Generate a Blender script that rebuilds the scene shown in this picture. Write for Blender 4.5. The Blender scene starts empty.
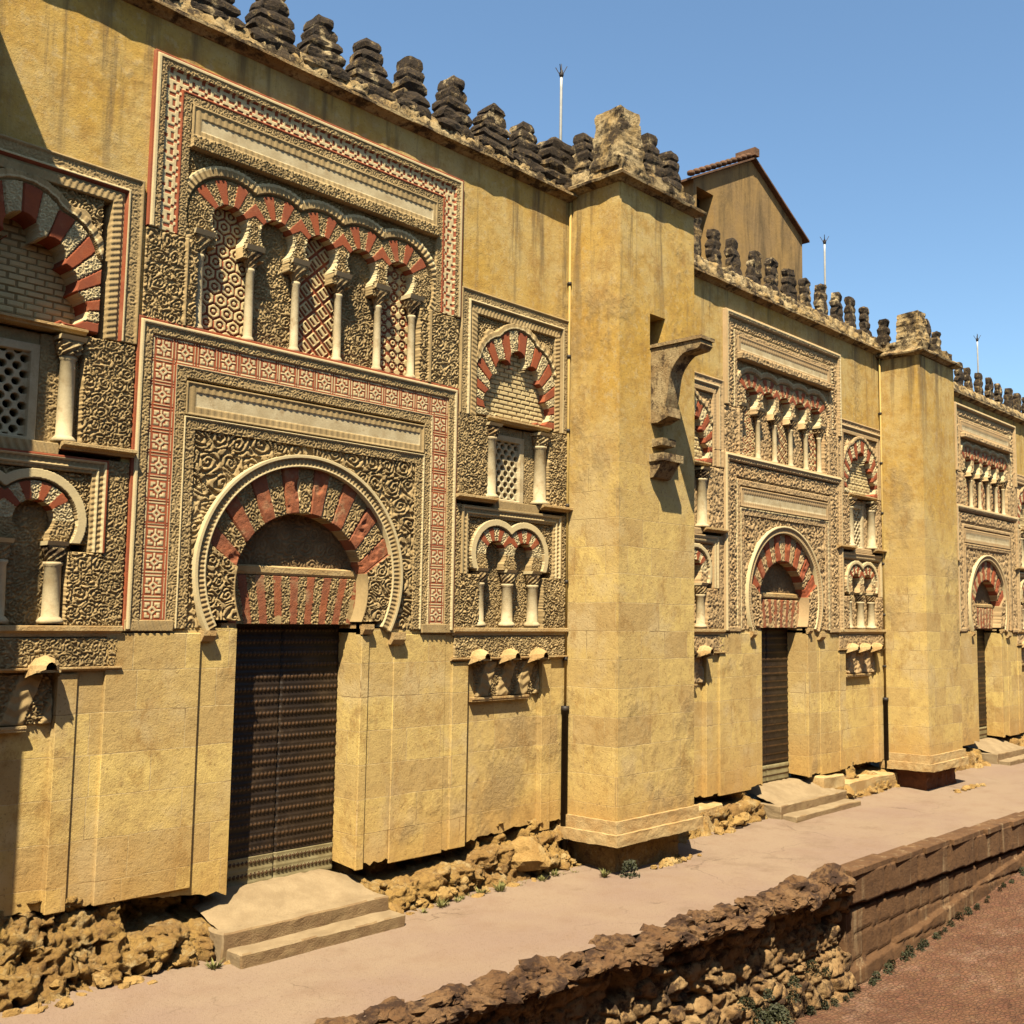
import bpy, bmesh, math, random
import numpy as np
from mathutils import Matrix, Vector, noise as mnoise
R = math.radians
scene = bpy.context.scene
col = scene.collection
rnd = random.Random(7)

# ------------------------------------------------------------------ camera
cam_d = bpy.data.cameras.new('camera'); cam = bpy.data.objects.new('camera', cam_d); col.objects.link(cam)
F, CX, CY, YAW, PITCH, ROLL = 1055.5955, 598.1235, 522.7682, 0.857617513, 0.0968618455, 0.00812027366
cam_d.sensor_width = 36; cam_d.sensor_fit = 'HORIZONTAL'; cam_d.lens = F * 36 / 1024
cam_d.shift_x = (512 - CX) / 1024; cam_d.shift_y = (CY - 512) / 1024
cam_d.clip_start = 0.1; cam_d.clip_end = 3000
_f = Vector((math.sin(YAW) * math.cos(PITCH), math.cos(YAW) * math.cos(PITCH), math.sin(PITCH)))
_r = Vector((math.cos(YAW), -math.sin(YAW), 0)); _u = _r.cross(_f)
_r2 = _r * math.cos(ROLL) + _u * math.sin(ROLL); _u2 = -_r * math.sin(ROLL) + _u * math.cos(ROLL)
M4 = Matrix((( _r2.x, _u2.x, -_f.x, -7.8372), (_r2.y, _u2.y, -_f.y, -12.0), (_r2.z, _u2.z, -_f.z, 3.3102), (0, 0, 0, 1)))
cam.matrix_world = M4
scene.camera = cam

# ------------------------------------------------------------------ light
SUN = Vector((1.2, 1.0, -2.55)).normalized()          # direction in which sunlight travels
elev = math.asin(-SUN.z); az = math.atan2(-SUN.x, -SUN.y)   # azimuth of the sun, clockwise from +Y
world = bpy.data.worlds.new('World'); scene.world = world; world.use_nodes = True
wn = world.node_tree.nodes; wl = world.node_tree.links
sky = wn.new('ShaderNodeTexSky'); sky.sky_type = 'NISHITA'; sky.sun_disc = False
sky.sun_elevation = elev; sky.sun_rotation = az; sky.air_density = 1.0; sky.dust_density = 1.0; sky.ozone_density = 0.6
tint = wn.new('ShaderNodeMix'); tint.data_type = 'RGBA'; tint.blend_type = 'MULTIPLY'; tint.inputs[0].default_value = 1
tint.inputs[7].default_value = (.96, 1.14, 1.18, 1); wl.new(sky.outputs[0], tint.inputs[6]); wl.new(tint.outputs[2], wn['Background'].inputs[0]); wn['Background'].inputs[1].default_value = 0.05
sun_d = bpy.data.lights.new('sun', 'SUN'); sun_d.energy = 5.0; sun_d.angle = R(0.5); sun_d.color = (1.0, 0.89, 0.67)
sun = bpy.data.objects.new('sun', sun_d); col.objects.link(sun)
sun.rotation_euler = SUN.to_track_quat('-Z', 'Y').to_euler(); sun.location = (-20, -20, 40)
scene.view_settings.view_transform = 'Standard'; scene.view_settings.look = 'None'
scene.view_settings.exposure = 1.8; scene.view_settings.gamma = 1.0

# ------------------------------------------------------------------ materials
def new_mat(name):
    m = bpy.data.materials.new(name); m.use_nodes = True
    return m, m.node_tree.nodes, m.node_tree.links, m.node_tree.nodes['Principled BSDF']
ALB = .53            # overall albedo level of the stone palette below
class NT:
    """small node helper working in world position"""
    def __init__(s, m):
        s.n = m.node_tree.nodes; s.l = m.node_tree.links; s.b = s.n['Principled BSDF']
        s.geo = s.n.new('ShaderNodeNewGeometry'); s.pos = s.geo.outputs['Position']
    def scaled(s, v):
        k = s.n.new('ShaderNodeVectorMath'); k.operation = 'MULTIPLY'; s.l.new(s.pos, k.inputs[0]); k.inputs[1].default_value = v
        return k.outputs[0]
    def noise(s, scale, detail=5, rough=.6, vec=None, dist=0):
        t = s.n.new('ShaderNodeTexNoise'); t.inputs['Scale'].default_value = scale; t.inputs['Detail'].default_value = detail
        t.inputs['Roughness'].default_value = rough; t.inputs['Distortion'].default_value = dist
        s.l.new(vec or s.pos, t.inputs['Vector']); return t.outputs['Fac']
    def vor(s, scale, feature='F1', vec=None, out='Distance'):
        t = s.n.new('ShaderNodeTexVoronoi'); t.feature = feature; t.inputs['Scale'].default_value = scale
        s.l.new(vec or s.pos, t.inputs['Vector']); return t.outputs[out]
    def ramp(s, fac, a, b, ca=0., cb=1.):
        t = s.n.new('ShaderNodeMapRange'); t.interpolation_type = 'SMOOTHSTEP'
        s.l.new(fac, t.inputs['Value']); t.inputs['From Min'].default_value = a; t.inputs['From Max'].default_value = b
        t.inputs['To Min'].default_value = ca; t.inputs['To Max'].default_value = cb; return t.outputs[0]
    def math(s, op, a, b):
        t = s.n.new('ShaderNodeMath'); t.operation = op
        for i, v in enumerate((a, b)):
            if isinstance(v, (int, float)): t.inputs[i].default_value = v
            else: s.l.new(v, t.inputs[i])
        return t.outputs[0]
    def mix(s, fac, a, b, mode='MIX'):
        t = s.n.new('ShaderNodeMix'); t.data_type = 'RGBA'; t.blend_type = mode
        if isinstance(fac, (int, float)): t.inputs['Factor'].default_value = fac
        else: s.l.new(fac, t.inputs['Factor'])
        for k, v in (('A', a), ('B', b)):
            sock = [i for i in t.inputs if i.name == k and i.type == 'RGBA'][0]
            if isinstance(v, tuple): sock.default_value = (*v, 1)
            else: s.l.new(v, sock)
        return [o for o in t.outputs if o.type == 'RGBA'][0]
    def sep(s):
        t = s.n.new('ShaderNodeSeparateXYZ'); s.l.new(s.pos, t.inputs[0]); return t.outputs
    def bump(s, h, strength, dist):
        t = s.n.new('ShaderNodeBump'); t.inputs['Strength'].default_value = strength; t.inputs['Distance'].default_value = dist
        s.l.new(h, t.inputs['Height']); s.l.new(t.outputs[0], s.b.inputs['Normal'])
    def color(s, c): s.l.new(s.mix(1., c, (ALB, ALB, ALB), 'MULTIPLY'), s.b.inputs['Base Color'])
    def rough(s, v): s.b.inputs['Roughness'].default_value = v; s.b.inputs['Specular IOR Level'].default_value = .25

def speckled(name, c1, c2, scale=3., bump=.3, bd=.02, rough=.9, c3=None, s3=1.2, lo=.35, hi=.65):
    m, *_ = new_mat(name); t = NT(m)
    c = t.mix(t.ramp(t.noise(scale, 6), lo, hi), c1, c2)
    if c3: c = t.mix(t.ramp(t.noise(s3, 5, .7), .52, .68), c, c3)
    c = t.mix(t.ramp(t.noise(scale * 14, 3), .3, .7, 0, .25), c, tuple(v * .55 for v in c1))
    t.color(c); t.rough(rough); t.bump(t.noise(scale * 9, 5, .7), bump, bd); return m

def wall_material():
    m, *_ = new_mat('facade_plaster_and_ashlar'); t = NT(m); P = t.sep()
    # plaster of the upper wall
    n1 = t.noise(.55, 6, .65); n2 = t.noise(2.6, 6, .7)
    pl = t.mix(t.ramp(n1, .36, .62), (.56, .335, .06), (.56, .40, .15))
    pl = t.mix(t.ramp(n2, .42, .68, 0, .8), pl, (.42, .235, .045))
    pl = t.mix(t.ramp(t.noise(7, 4, .7), .5, .70, 0, .7), pl, (.63, .47, .22))
    # ashlar of the lower wall
    sc = t.n.new('ShaderNodeCombineXYZ'); d = t.math('ADD', P[0], t.math('MULTIPLY', P[1], .93))
    warp = t.math('MULTIPLY', t.math('SUBTRACT', t.noise(1.3, 3), .5), .05)
    t.l.new(t.math('ADD', d, warp), sc.inputs[0]); t.l.new(t.math('ADD', P[2], warp), sc.inputs[1])
    br = t.n.new('ShaderNodeTexBrick'); t.l.new(sc.outputs[0], br.inputs['Vector'])
    br.inputs['Scale'].default_value = 1; br.inputs['Brick Width'].default_value = 1.05; br.inputs['Row Height'].default_value = .46
    br.inputs['Mortar Size'].default_value = .006; br.inputs['Mortar Smooth'].default_value = .3
    br.offset = .42; br.squash = .6; br.squash_frequency = 3
    br.inputs['Color1'].default_value = (.72, .52, .175, 1); br.inputs['Color2'].default_value = (.50, .335, .13, 1); br.inputs['Mortar'].default_value = (.62, .46, .22, 1)
    mort = t.math('MULTIPLY', br.outputs['Fac'], t.ramp(t.noise(1.7, 4), .38, .6))
    ash = t.mix(t.ramp(t.noise(3.5, 6, .7), .4, .7, 0, .6), br.outputs['Color'], (.46, .31, .12))
    ash = t.mix(t.ramp(t.noise(1.1, 5, .6), .5, .66, 0, .6), ash, (.62, .47, .24))
    ash = t.mix(t.ramp(t.noise(11, 4, .7), .58, .75, 0, .5), ash, (.34, .22, .10))
    ash = t.mix(t.math('MULTIPLY', br.outputs['Fac'], t.ramp(t.noise(1.1, 5, .7), .52, .62, 0, .85)), ash, (.20, .12, .045))
    # worn darker masonry, warm towards the foot
    foot = t.ramp(t.math('ADD', P[2], t.math('MULTIPLY', t.noise(1.5, 4), 1.4)), .5, 1.9, .55, 0)
    ash = t.mix(foot, ash, (.52, .27, .065))
    zz = t.math('ADD', P[2], t.math('MULTIPLY', t.math('SUBTRACT', t.noise(.8, 5), .5), 3.2))
    up = t.ramp(zz, 4.2, 7.4)
    c = t.mix(up, ash, pl)
    # black and grey water streaks running down from the cornice
    st = t.noise(1., 5, .65, t.scaled((3.2, 3.2, .22)))
    top = t.ramp(P[2], 7.0, 10.2)
    c = t.mix(t.math('MULTIPLY', t.math('MULTIPLY', t.ramp(st, .50, .66), top), .85), c, (.15, .10, .05))
    # rough weather-eaten patches
    pat = t.ramp(t.noise(.42, 5, .7, t.scaled((1, 1, .8))), .53, .66)
    c = t.mix(t.math('MULTIPLY', pat, .6), c, (.34, .235, .11))
    brn = t.ramp(t.noise(1.9, 8, .82, t.scaled((1, 1, .7))), .50, .66)
    c = t.mix(t.math('MULTIPLY', brn, .65), c, (.36, .20, .055))
    gre = t.ramp(t.noise(.75, 8, .75, t.scaled((1.3, 1.3, .45))), .56, .74)
    c = t.mix(t.math('MULTIPLY', gre, .6), c, (.42, .30, .16))
    # fine dirt specks, pock marks
    c = t.mix(t.ramp(t.noise(7, 9, .85), .55, .68, 0, .55), c, (.30, .19, .08))
    c = t.mix(t.ramp(t.noise(26, 3, .7), .57, .69, 0, .7), c, (.27, .165, .055))
    t.color(c); t.rough(.92)
    h = t.math('ADD', t.math('MULTIPLY', t.noise(6, 7, .72), .8), t.math('MULTIPLY', t.noise(45, 3, .7), .25))
    h = t.math('ADD', h, t.math('MULTIPLY', t.math('MULTIPLY', t.noise(17, 5, .8), pat), 1.6))
    ed = t.math('MULTIPLY', mort, t.math('SUBTRACT', 1., up))
    h = t.math('SUBTRACT', h, t.math('MULTIPLY', ed, .5))
    t.bump(h, .5, .035); return m

def lichen_material(name, base, dark, pale, k=.5):
    m, *_ = new_mat(name); t = NT(m)
    c = t.mix(t.ramp(t.noise(2.2, 6, .7), .4, .62), base, pale)
    c = t.mix(t.ramp(t.noise(3.1, 7, .75), k - .05, k + .07), c, dark)
    c = t.mix(t.ramp(t.noise(17, 5, .7), .52, .66, 0, .8), c, tuple(v * .4 for v in base))
    t.color(c); t.rough(.95)
    t.bump(t.math('ADD', t.noise(9, 7, .75), t.math('MULTIPLY', t.noise(38, 4, .7), .4)), .8, .05); return m

MAT = {}
MAT['wall'] = wall_material()
MAT['carved'] = speckled('carved_stone', (.47, .325, .145), (.34, .235, .105), 1.6, .4, .012, c3=(.54, .39, .185), s3=.9)
MAT['carved_pink'] = speckled('carved_stone_restored', (.53, .355, .175), (.43, .29, .14), 1.6, .35, .012, c3=(.53, .33, .15), s3=.8)
MAT['brick'] = speckled('red_brick', (.36, .085, .027), (.29, .072, .03), 4., .3, .01, c3=(.40, .14, .06), s3=3)
MAT['brick_worn'] = speckled('worn_red_brick', (.36, .11, .042), (.28, .095, .045), 4., .5, .02, c3=(.38, .22, .11), s3=3)
MAT['cream'] = speckled('cream_stone', (.70, .55, .29), (.62, .49, .27), 5., .25, .01)
MAT['marble'] = speckled('white_marble', (.64, .52, .31), (.50, .385, .21), 4.5, .3, .01, rough=.75, c3=(.42, .30, .15), s3=5.)
MAT['fill'] = speckled('pale_brick_fill', (.68, .52, .25), (.60, .46, .23), 5., .2, .01)
MAT['joint'] = speckled('joint_mortar', (.38, .26, .11), (.32, .21, .09), 6., .2, .01)
MAT['merlon'] = lichen_material('lichened_stone', (.36, .23, .09), (.040, .025, .013), (.52, .40, .22), .41)
MAT['parapet'] = lichen_material('weathered_parapet_stone', (.40, .26, .10), (.06, .038, .018), (.50, .37, .19), .50)
MAT['eave'] = lichen_material('cornice_stone', (.34, .21, .085), (.06, .035, .016), (.48, .36, .18), .52)
MAT['bracket'] = lichen_material('bracket_stone', (.30, .19, .08), (.07, .04, .018), (.46, .34, .17), .55)
MAT['rock'] = speckled('rough_limestone', (.47, .29, .095), (.36, .205, .06), 3., .9, .05, c3=(.50, .35, .15), s3=2.)
def found_mat():
    m, *_ = new_mat('eroded_foundation'); t = NT(m)
    c = t.mix(t.ramp(t.noise(1.6, 7, .7), .38, .62), (.50, .30, .085), (.36, .20, .06))
    c = t.mix(t.ramp(t.noise(3.7, 6, .75), .52, .66, 0, .8), c, (.60, .44, .21))
    c = t.mix(t.ramp(t.noise(8, 6, .75), .54, .66, 0, .85), c, (.15, .075, .028))
    c = t.mix(t.ramp(t.vor(7, 'DISTANCE_TO_EDGE', t.scaled((1, 1, 1.6))), 0, .05, .5, 0), c, (.12, .06, .025))
    t.color(c); t.rough(.97); t.bump(t.math('ADD', t.noise(13, 8, .8), t.math('MULTIPLY', t.noise(45, 4, .7), .4)), 1., .07); return m
MAT['found'] = found_mat()
MAT['ledge'] = speckled('ledge_stone', (.58, .41, .19), (.48, .29, .11), 2.6, .6, .03)
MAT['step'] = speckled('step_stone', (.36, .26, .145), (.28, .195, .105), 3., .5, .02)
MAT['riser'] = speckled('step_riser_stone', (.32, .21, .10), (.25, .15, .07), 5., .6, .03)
MAT['iron'] = speckled('dark_iron_and_voids', (.025, .018, .014), (.04, .028, .02), 8., .2, .005, rough=.6)  # ironwork, and the near-black sheets that stand in for dark openings
MAT['pipe'] = speckled('painted_pipe', (.50, .33, .09), (.44, .29, .09), 6., .1, .004, rough=.7)
MAT['rod'] = speckled('galvanised_rod', (.62, .60, .55), (.5, .5, .46), 8., .1, .004, rough=.5)
MAT['wood'] = speckled('old_door_plate', (.030, .017, .008), (.016, .009, .005), 3., .4, .01, rough=.55, c3=(.05, .03, .015), s3=2.5)
MAT['stud'] = speckled('bronze_stud', (.10, .05, .02), (.055, .028, .011), 12., .2, .005, rough=.5)
MAT['kick'] = speckled('bleached_metal_plate', (.30, .25, .13), (.22, .17, .08), 4., .3, .008, rough=.6)
MAT['dark_tympanum'] = speckled('tympanum_stone', (.30, .19, .085), (.20, .12, .05), 3., .4, .02)  # darker brown than the carved stone around it
MAT['red_plinth'] = speckled('red_earth_stone', (.24, .085, .03), (.16, .055, .02), 3., .5, .02)
MAT['tile'] = speckled('roof_tile', (.20, .10, .05), (.12, .06, .03), 3., .5, .03, c3=(.10, .07, .04), s3=2)
MAT['leaf'] = speckled('weed_leaf', (.040, .042, .012), (.026, .028, .009), 4., .2, .01, rough=.7)
MAT['drygrass'] = speckled('dry_weed', (.30, .27, .085), (.16, .16, .045), 4., .2, .01, rough=.8)

MAT['house'] = speckled('house_render', (.30, .20, .10), (.25, .165, .08), 1., .3, .02)  # kept dark so the added houses throw little light back
def gable_mat():
    m, *_ = new_mat('streaked_render'); t = NT(m)
    c = t.mix(t.ramp(t.noise(.8, 6, .6), .38, .64), (.36, .22, .075), (.30, .19, .08))
    st = t.noise(1., 6, .75, t.scaled((1.5, 1.5, .22)), .6)
    c = t.mix(t.ramp(st, .42, .70, 0, .85), c, (.10, .068, .03))
    t.color(c); t.rough(.95); t.bump(t.noise(5, 6, .7), .4, .04); return m
MAT['gable'] = gable_mat()

def pavement_mat():
    m, *_ = new_mat('dusty_path'); t = NT(m)
    c = t.mix(t.ramp(t.noise(.35, 6, .6), .38, .62), (.27, .182, .132), (.30, .212, .142))
    c = t.mix(t.ramp(t.noise(1.6, 6, .7), .45, .7, 0, .6), c, (.25, .16, .105))
    c = t.mix(t.ramp(t.noise(.55, 9, .75), .54, .66, 0, .55), c, (.20, .13, .08))
    c = t.mix(t.ramp(t.noise(9, 6, .8), .58, .72, 0, .6), c, (.18, .115, .07))
    c = t.mix(t.ramp(t.noise(40, 3, .7), .55, .68, 0, .6), c, (.15, .092, .058))
    wv = t.n.new('ShaderNodeVectorMath'); wv.operation = 'ADD'; t.l.new(t.pos, wv.inputs[0])
    nz = t.n.new('ShaderNodeTexNoise'); nz.inputs['Scale'].default_value = 1.4; nz.inputs['Detail'].default_value = 5; t.l.new(t.pos, nz.inputs['Vector']); t.l.new(nz.outputs['Color'], wv.inputs[1])
    cr = t.vor(.55, 'DISTANCE_TO_EDGE', wv.outputs[0])
    c = t.mix(t.math('MULTIPLY', t.ramp(cr, 0, .012, 1, 0), t.ramp(t.noise(.6, 3), .48, .6, 0, .6)), c, (.12, .075, .045))
    t.color(c); t.rough(.95); t.bump(t.math('ADD', t.noise(14, 6, .7), t.noise(70, 2)), .5, .025); return m
MAT['pave'] = pavement_mat()

def road_mat():
    m, *_ = new_mat('cobbled_road'); t = NT(m)
    v = t.vor(14., 'DISTANCE_TO_EDGE'); cc = t.vor(14., 'F1', out='Color')
    c = t.mix(t.ramp(t.noise(.6, 6, .65), .38, .64), (.15, .066, .032), (.185, .09, .045))
    c = t.mix(t.ramp(t.noise(3, 6, .7), .42, .7, 0, .7), c, (.10, .038, .018))
    c = t.mix(t.ramp(t.noise(1.1, 7, .8), .50, .66, 0, .8), c, (.25, .145, .09))
    c = t.mix(t.ramp(t.noise(5, 6, .8), .52, .66, 0, .7), c, (.055, .02, .008))
    c = t.mix(.06, c, cc, 'SOFT_LIGHT')
    c = t.mix(t.ramp(v, .0, .12, .22, 0), c, (.055, .02, .009))
    c = t.mix(t.ramp(t.noise(.9, 5, .7), .62, .70, 0, .8), c, (.05, .014, .006))
    t.color(c); t.rough(.9); t.bump(t.math('ADD', t.ramp(v, 0, .2), t.math('MULTIPLY', t.noise(30, 4), .5)), .8, .03); return m
MAT['road'] = road_mat()

def retain_mat():
    m, *_ = new_mat('retaining_stone'); t = NT(m)
    c = t.mix(t.ramp(t.noise(1.3, 6, .7), .38, .64), (.165, .082, .034), (.115, .055, .022))
    st = t.noise(1., 5, .7, t.scaled((4.5, 4.5, .35)))
    c = t.mix(t.ramp(st, .55, .68, 0, .7), c, (.34, .235, .13))
    c = t.mix(t.ramp(t.noise(6, 6, .75), .54, .68, 0, .8), c, (.045, .02, .01))
    t.color(c); t.rough(.95); t.bump(t.noise(10, 7, .75), .8, .04); return m
MAT['retain'] = retain_mat()
MAT['rubble'] = lichen_material('rubble_stone', (.25, .14, .055), (.05, .025, .011), (.37, .235, .105), .53)
MAT['coping'] = lichen_material('dark_coping_stone', (.14, .068, .026), (.045, .02, .009), (.21, .115, .05), .52)

# ------------------------------------------------------------------ object helpers
def thing(name, label, cat, loc=(0, 0, 0), group=None, kind=None):
    o = bpy.data.objects.new(name, None); col.objects.link(o); o.location = loc
    o['label'] = label; o['category'] = cat
    if group: o['group'] = group
    if kind: o['kind'] = kind
    return o
def tag(o, label, cat, group=None, kind=None):
    o['label'] = label; o['category'] = cat
    if group: o['group'] = group
    if kind: o['kind'] = kind
    return o
def link(name, me, parent=None):
    o = bpy.data.objects.new(name, me); col.objects.link(o)
    if parent is not None:
        o.parent = parent
        lx = Vector((0, 0, 0)); p = parent
        while p is not None: lx += p.location; p = p.parent
        if lx.length: me.transform(Matrix.Translation(-lx))
    return o
def bm_obj(name, bm, mats, parent=None, smooth=False):
    me = bpy.data.meshes.new(name); bmesh.ops.recalc_face_normals(bm, faces=bm.faces); bm.to_mesh(me); bm.free()
    for m in (mats if isinstance(mats, (list, tuple)) else [mats]): me.materials.append(MAT[m])
    if smooth: me.shade_smooth()
    return link(name, me, parent)
def box(bm, x0, x1, y0, y1, z0, z1, mi=0, bev=0.):
    vs = [bm.verts.new((x, y, z)) for x in (x0, x1) for y in (y0, y1) for z in (z0, z1)]
    fs = [bm.faces.new([vs[i] for i in q]) for q in ((0, 1, 3, 2), (4, 6, 7, 5), (0, 4, 5, 1), (2, 3, 7, 6), (0, 2, 6, 4), (1, 5, 7, 3))]
    for f in fs: f.material_index = mi
    if bev:
        es = list({e for f in fs for e in f.edges})
        bmesh.ops.bevel(bm, geom=es, offset=bev, segments=1, affect='EDGES', profile=.5)
    return fs
def lathe(bm, x, y, prof, n=14, mi=0):
    rings = []
    for r, z in prof:
        rings.append([bm.verts.new((x + r * math.cos(2 * math.pi * k / n), y + r * math.sin(2 * math.pi * k / n), z)) for k in range(n)])
    for a, b in zip(rings, rings[1:]):
        for k in range(n):
            f = bm.faces.new((a[k], a[(k + 1) % n], b[(k + 1) % n], b[k])); f.material_index = mi; f.smooth = True
    bm.faces.new(rings[0][::-1]); bm.faces.new(rings[-1])
def prism(bm, pts, x0, x1, mi=0):
    """profile of (y, z) points swept along x"""
    a = [bm.verts.new((x0, y, z)) for y, z in pts]; b = [bm.verts.new((x1, y, z)) for y, z in pts]
    n = len(pts)
    fs = [bm.faces.new(a), bm.faces.new(b[::-1])] + [bm.faces.new((a[i], b[i], b[(i + 1) % n], a[(i + 1) % n])) for i in range(n)]
    for f in fs: f.material_index = mi

# ------------------------------------------------------------------ relief patches
def hash2(ix, iz, s=0):
    v = np.sin(ix * 127.1 + iz * 311.7 + s * 74.7) * 43758.5453
    return v - np.floor(v)
def vnoise(x, z, s=0):
    ix = np.floor(x); iz = np.floor(z); u = x - ix; v = z - iz
    u = u * u * (3 - 2 * u); v = v * v * (3 - 2 * v)
    return (hash2(ix, iz, s) * (1 - u) + hash2(ix + 1, iz, s) * u) * (1 - v) + (hash2(ix, iz + 1, s) * (1 - u) + hash2(ix + 1, iz + 1, s) * u) * v
def fbm(x, z, s=0, o=4):
    t = 0; a = .5
    for k in range(o): t = t + a * vnoise(x * 2 ** k, z * 2 ** k, s + k); a *= .5
    return t
def sstep(a, b, x):
    t = np.clip((x - a) / (b - a), 0, 1); return t * t * (3 - 2 * t)
VST = [.0115]
def vine(x, z, p=.24, s=0):
    """scrolling plant ornament of spirals and leaves, 0 (ground) .. 1 (leaf)"""
    p = max(p * 1.05, VST[0] * 8); sp = max(.030, 2.6 * VST[0]); k = min(max(p / 2 / sp, 1.2), 2.3)
    x = x + (vnoise(x / p * 1.3, z / p * 1.3, s + 5) - .5) * p * .4; z = z + (vnoise(x / p * 1.3, z / p * 1.3, s + 9) - .5) * p * .4
    row = np.floor(z / p); xo = x / p + .5 * np.mod(row, 2); ix = np.floor(xo)
    u = (xo - ix) * 2 - 1; v = (z / p - row) * 2 - 1
    sg = 1 - 2 * np.mod(ix + row, 2); r = np.hypot(u, v); th = np.arctan2(v, u) * sg + 6.28 * hash2(ix, row, s)
    arm = np.cos(2 * np.pi * (r * k - th / (2 * np.pi)))
    leaf = np.cos(4 * th + 8 * r) 
    h = arm * .8 + .6 * leaf * sstep(.15, .6, r)
    h = np.where(r > 1.02, .9 * np.cos(6 * th) + .1, h)
    h = h + .3 * (vnoise(x / sp * 1.5, z / sp * 1.5, s) - .5) - .9 * sstep(.72, .8, fbm(x * 1.7, z * 1.7, s + 3))
    return sstep(-.15, .3, h) * (.8 + .2 * vnoise(x * 5, z * 5, s + 2)) * .58
def rope(s_, t_, p=.085):
    return .35 + .65 * sstep(-.3, .5, np.cos(2 * np.pi * (s_ / p) + t_ * 30)) 
def cells_stone(x, z, p, s=0):
    """rounded stones of a cellular pattern: 0 in joints, 1 on tops; plus id"""
    ix = np.floor(x / p); iz = np.floor(z / p); d1 = np.full(np.shape(x), 9.); d2 = d1.copy(); idv = np.zeros(np.shape(x))
    for a in (-1, 0, 1):
        for b in (-1, 0, 1):
            cx = (ix + a + .5 + .8 * (hash2(ix + a, iz + b, s) - .5)) * p; cz = (iz + b + .5 + .8 * (hash2(ix + a, iz + b, s + 3) - .5)) * p
            d = np.hypot((x - cx), (z - cz) * 1.25) / p
            nid = hash2(ix + a, iz + b, s + 7)
            m = d < d1
            d2 = np.where(m, d1, np.minimum(d2, d)); idv = np.where(m, nid, idv); d1 = np.where(m, d, d1)
    return sstep(0.02, .38, d2 - d1), idv

def patch(name, X, Z, Y, yback, mats, parent, cm=None, keep=None, zmap=None, dx=0.):
    """grid of vertices at (X, Y, Z) with side walls back to yback round every kept region"""
    nz, nx = X.shape
    K = np.ones((nz - 1, nx - 1), bool) if keep is None else keep
    if cm is None: cm = np.zeros((nz - 1, nx - 1), int)
    idx = np.arange(nz * nx).reshape(nz, nx)
    a, b, c, d = idx[:-1, :-1][K], idx[:-1, 1:][K], idx[1:, 1:][K], idx[1:, :-1][K]
    quads = [np.stack([a, b, c, d], 1)]; qm = [cm[K]]
    Kp = np.zeros((nz + 1, nx + 1), bool); Kp[1:-1, 1:-1] = K
    cmp_ = np.zeros((nz + 1, nx + 1), int); cmp_[1:-1, 1:-1] = cm
    N = nz * nx
    def skirt(sel, p, q, m):
        quads.append(np.stack([q[sel], p[sel], p[sel] + N, q[sel] + N], 1)); qm.append(m[sel])
    # horizontal edges (row j, from i to i+1): cell above Kp[j+1,i+1], below Kp[j,i+1]
    up, dn = Kp[1:, 1:-1], Kp[:-1, 1:-1]; P_, Q_ = idx[:, :-1], idx[:, 1:]
    skirt(up & ~dn, P_, Q_, cmp_[1:, 1:-1]); skirt(dn & ~up, Q_, P_, cmp_[:-1, 1:-1])
    rt, lf = Kp[1:-1, 1:], Kp[1:-1, :-1]; P_, Q_ = idx[:-1, :], idx[1:, :]
    skirt(rt & ~lf, Q_, P_, cmp_[1:-1, 1:]); skirt(lf & ~rt, P_, Q_, cmp_[1:-1, :-1])
    quads = np.concatenate(quads); qm = np.concatenate(qm)
    V = np.concatenate([np.stack([X, Y, Z], -1).reshape(-1, 3), np.stack([X, np.full_like(X, yback), Z], -1).reshape(-1, 3)])
    used, inv = np.unique(quads, return_inverse=True); V = V[used]; quads = inv.reshape(-1, 4)
    if zmap is not None: V[:, 2] = zmap(V[:, 2])
    V[:, 0] += dx
    me = bpy.data.meshes.new(name)
    me.vertices.add(len(V)); me.vertices.foreach_set('co', V.astype(np.float32).ravel())
    n = len(quads); me.loops.add(4 * n); me.loops.foreach_set('vertex_index', quads.astype(np.int32).ravel())
    me.polygons.add(n); me.polygons.foreach_set('loop_start', np.arange(0, 4 * n, 4, dtype=np.int32))
    me.polygons.foreach_set('material_index', qm.astype(np.int32)); 
    me.update(calc_edges=True)
    for m in mats: me.materials.append(MAT[m])
    return link(name, me, parent)

def grid(x0, x1, z0, z1, st):
    nx = max(2, int(round((x1 - x0) / st)) + 1); nz = max(2, int(round((z1 - z0) / st)) + 1)
    return np.meshgrid(np.linspace(x0, x1, nx), np.linspace(z0, z1, nz))
def snap(X, Z, f, st, it=2):
    """move vertices near the zero line of f on to it, returns moved grid and keep mask of f>=0 cells"""
    e = st * .2; F0 = f(X, Z); near = np.abs(F0) < st * .72; 
    near[0, :] = near[-1, :] = False; near[:, 0] = near[:, -1] = False
    X = X.copy(); Z = Z.copy()
    for _ in range(it):
        d = f(X, Z); gx = (f(X + e, Z) - f(X - e, Z)) / (2 * e); gz = (f(X, Z + e) - f(X, Z - e)) / (2 * e); g = gx * gx + gz * gz + 1e-9
        sx = np.clip(d * gx / g, -st * .8, st * .8); sz = np.clip(d * gz / g, -st * .8, st * .8)
        X = np.where(near, X - sx, X); Z = np.where(near, Z - sz, Z)
    s = np.where(near, 0, np.sign(F0))
    keep = (np.minimum(np.minimum(s[:-1, :-1], s[:-1, 1:]), np.minimum(s[1:, 1:], s[1:, :-1])) >= 0)
    allz = (s[:-1, :-1] == 0) & (s[:-1, 1:] == 0) & (s[1:, 1:] == 0) & (s[1:, :-1] == 0)
    if allz.any():
        cx = (X[:-1, :-1] + X[1:, 1:]) / 2; cz = (Z[:-1, :-1] + Z[1:, 1:]) / 2
        keep &= ~(allz & (f(cx, cz) < 0))
    return X, Z, keep
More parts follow.
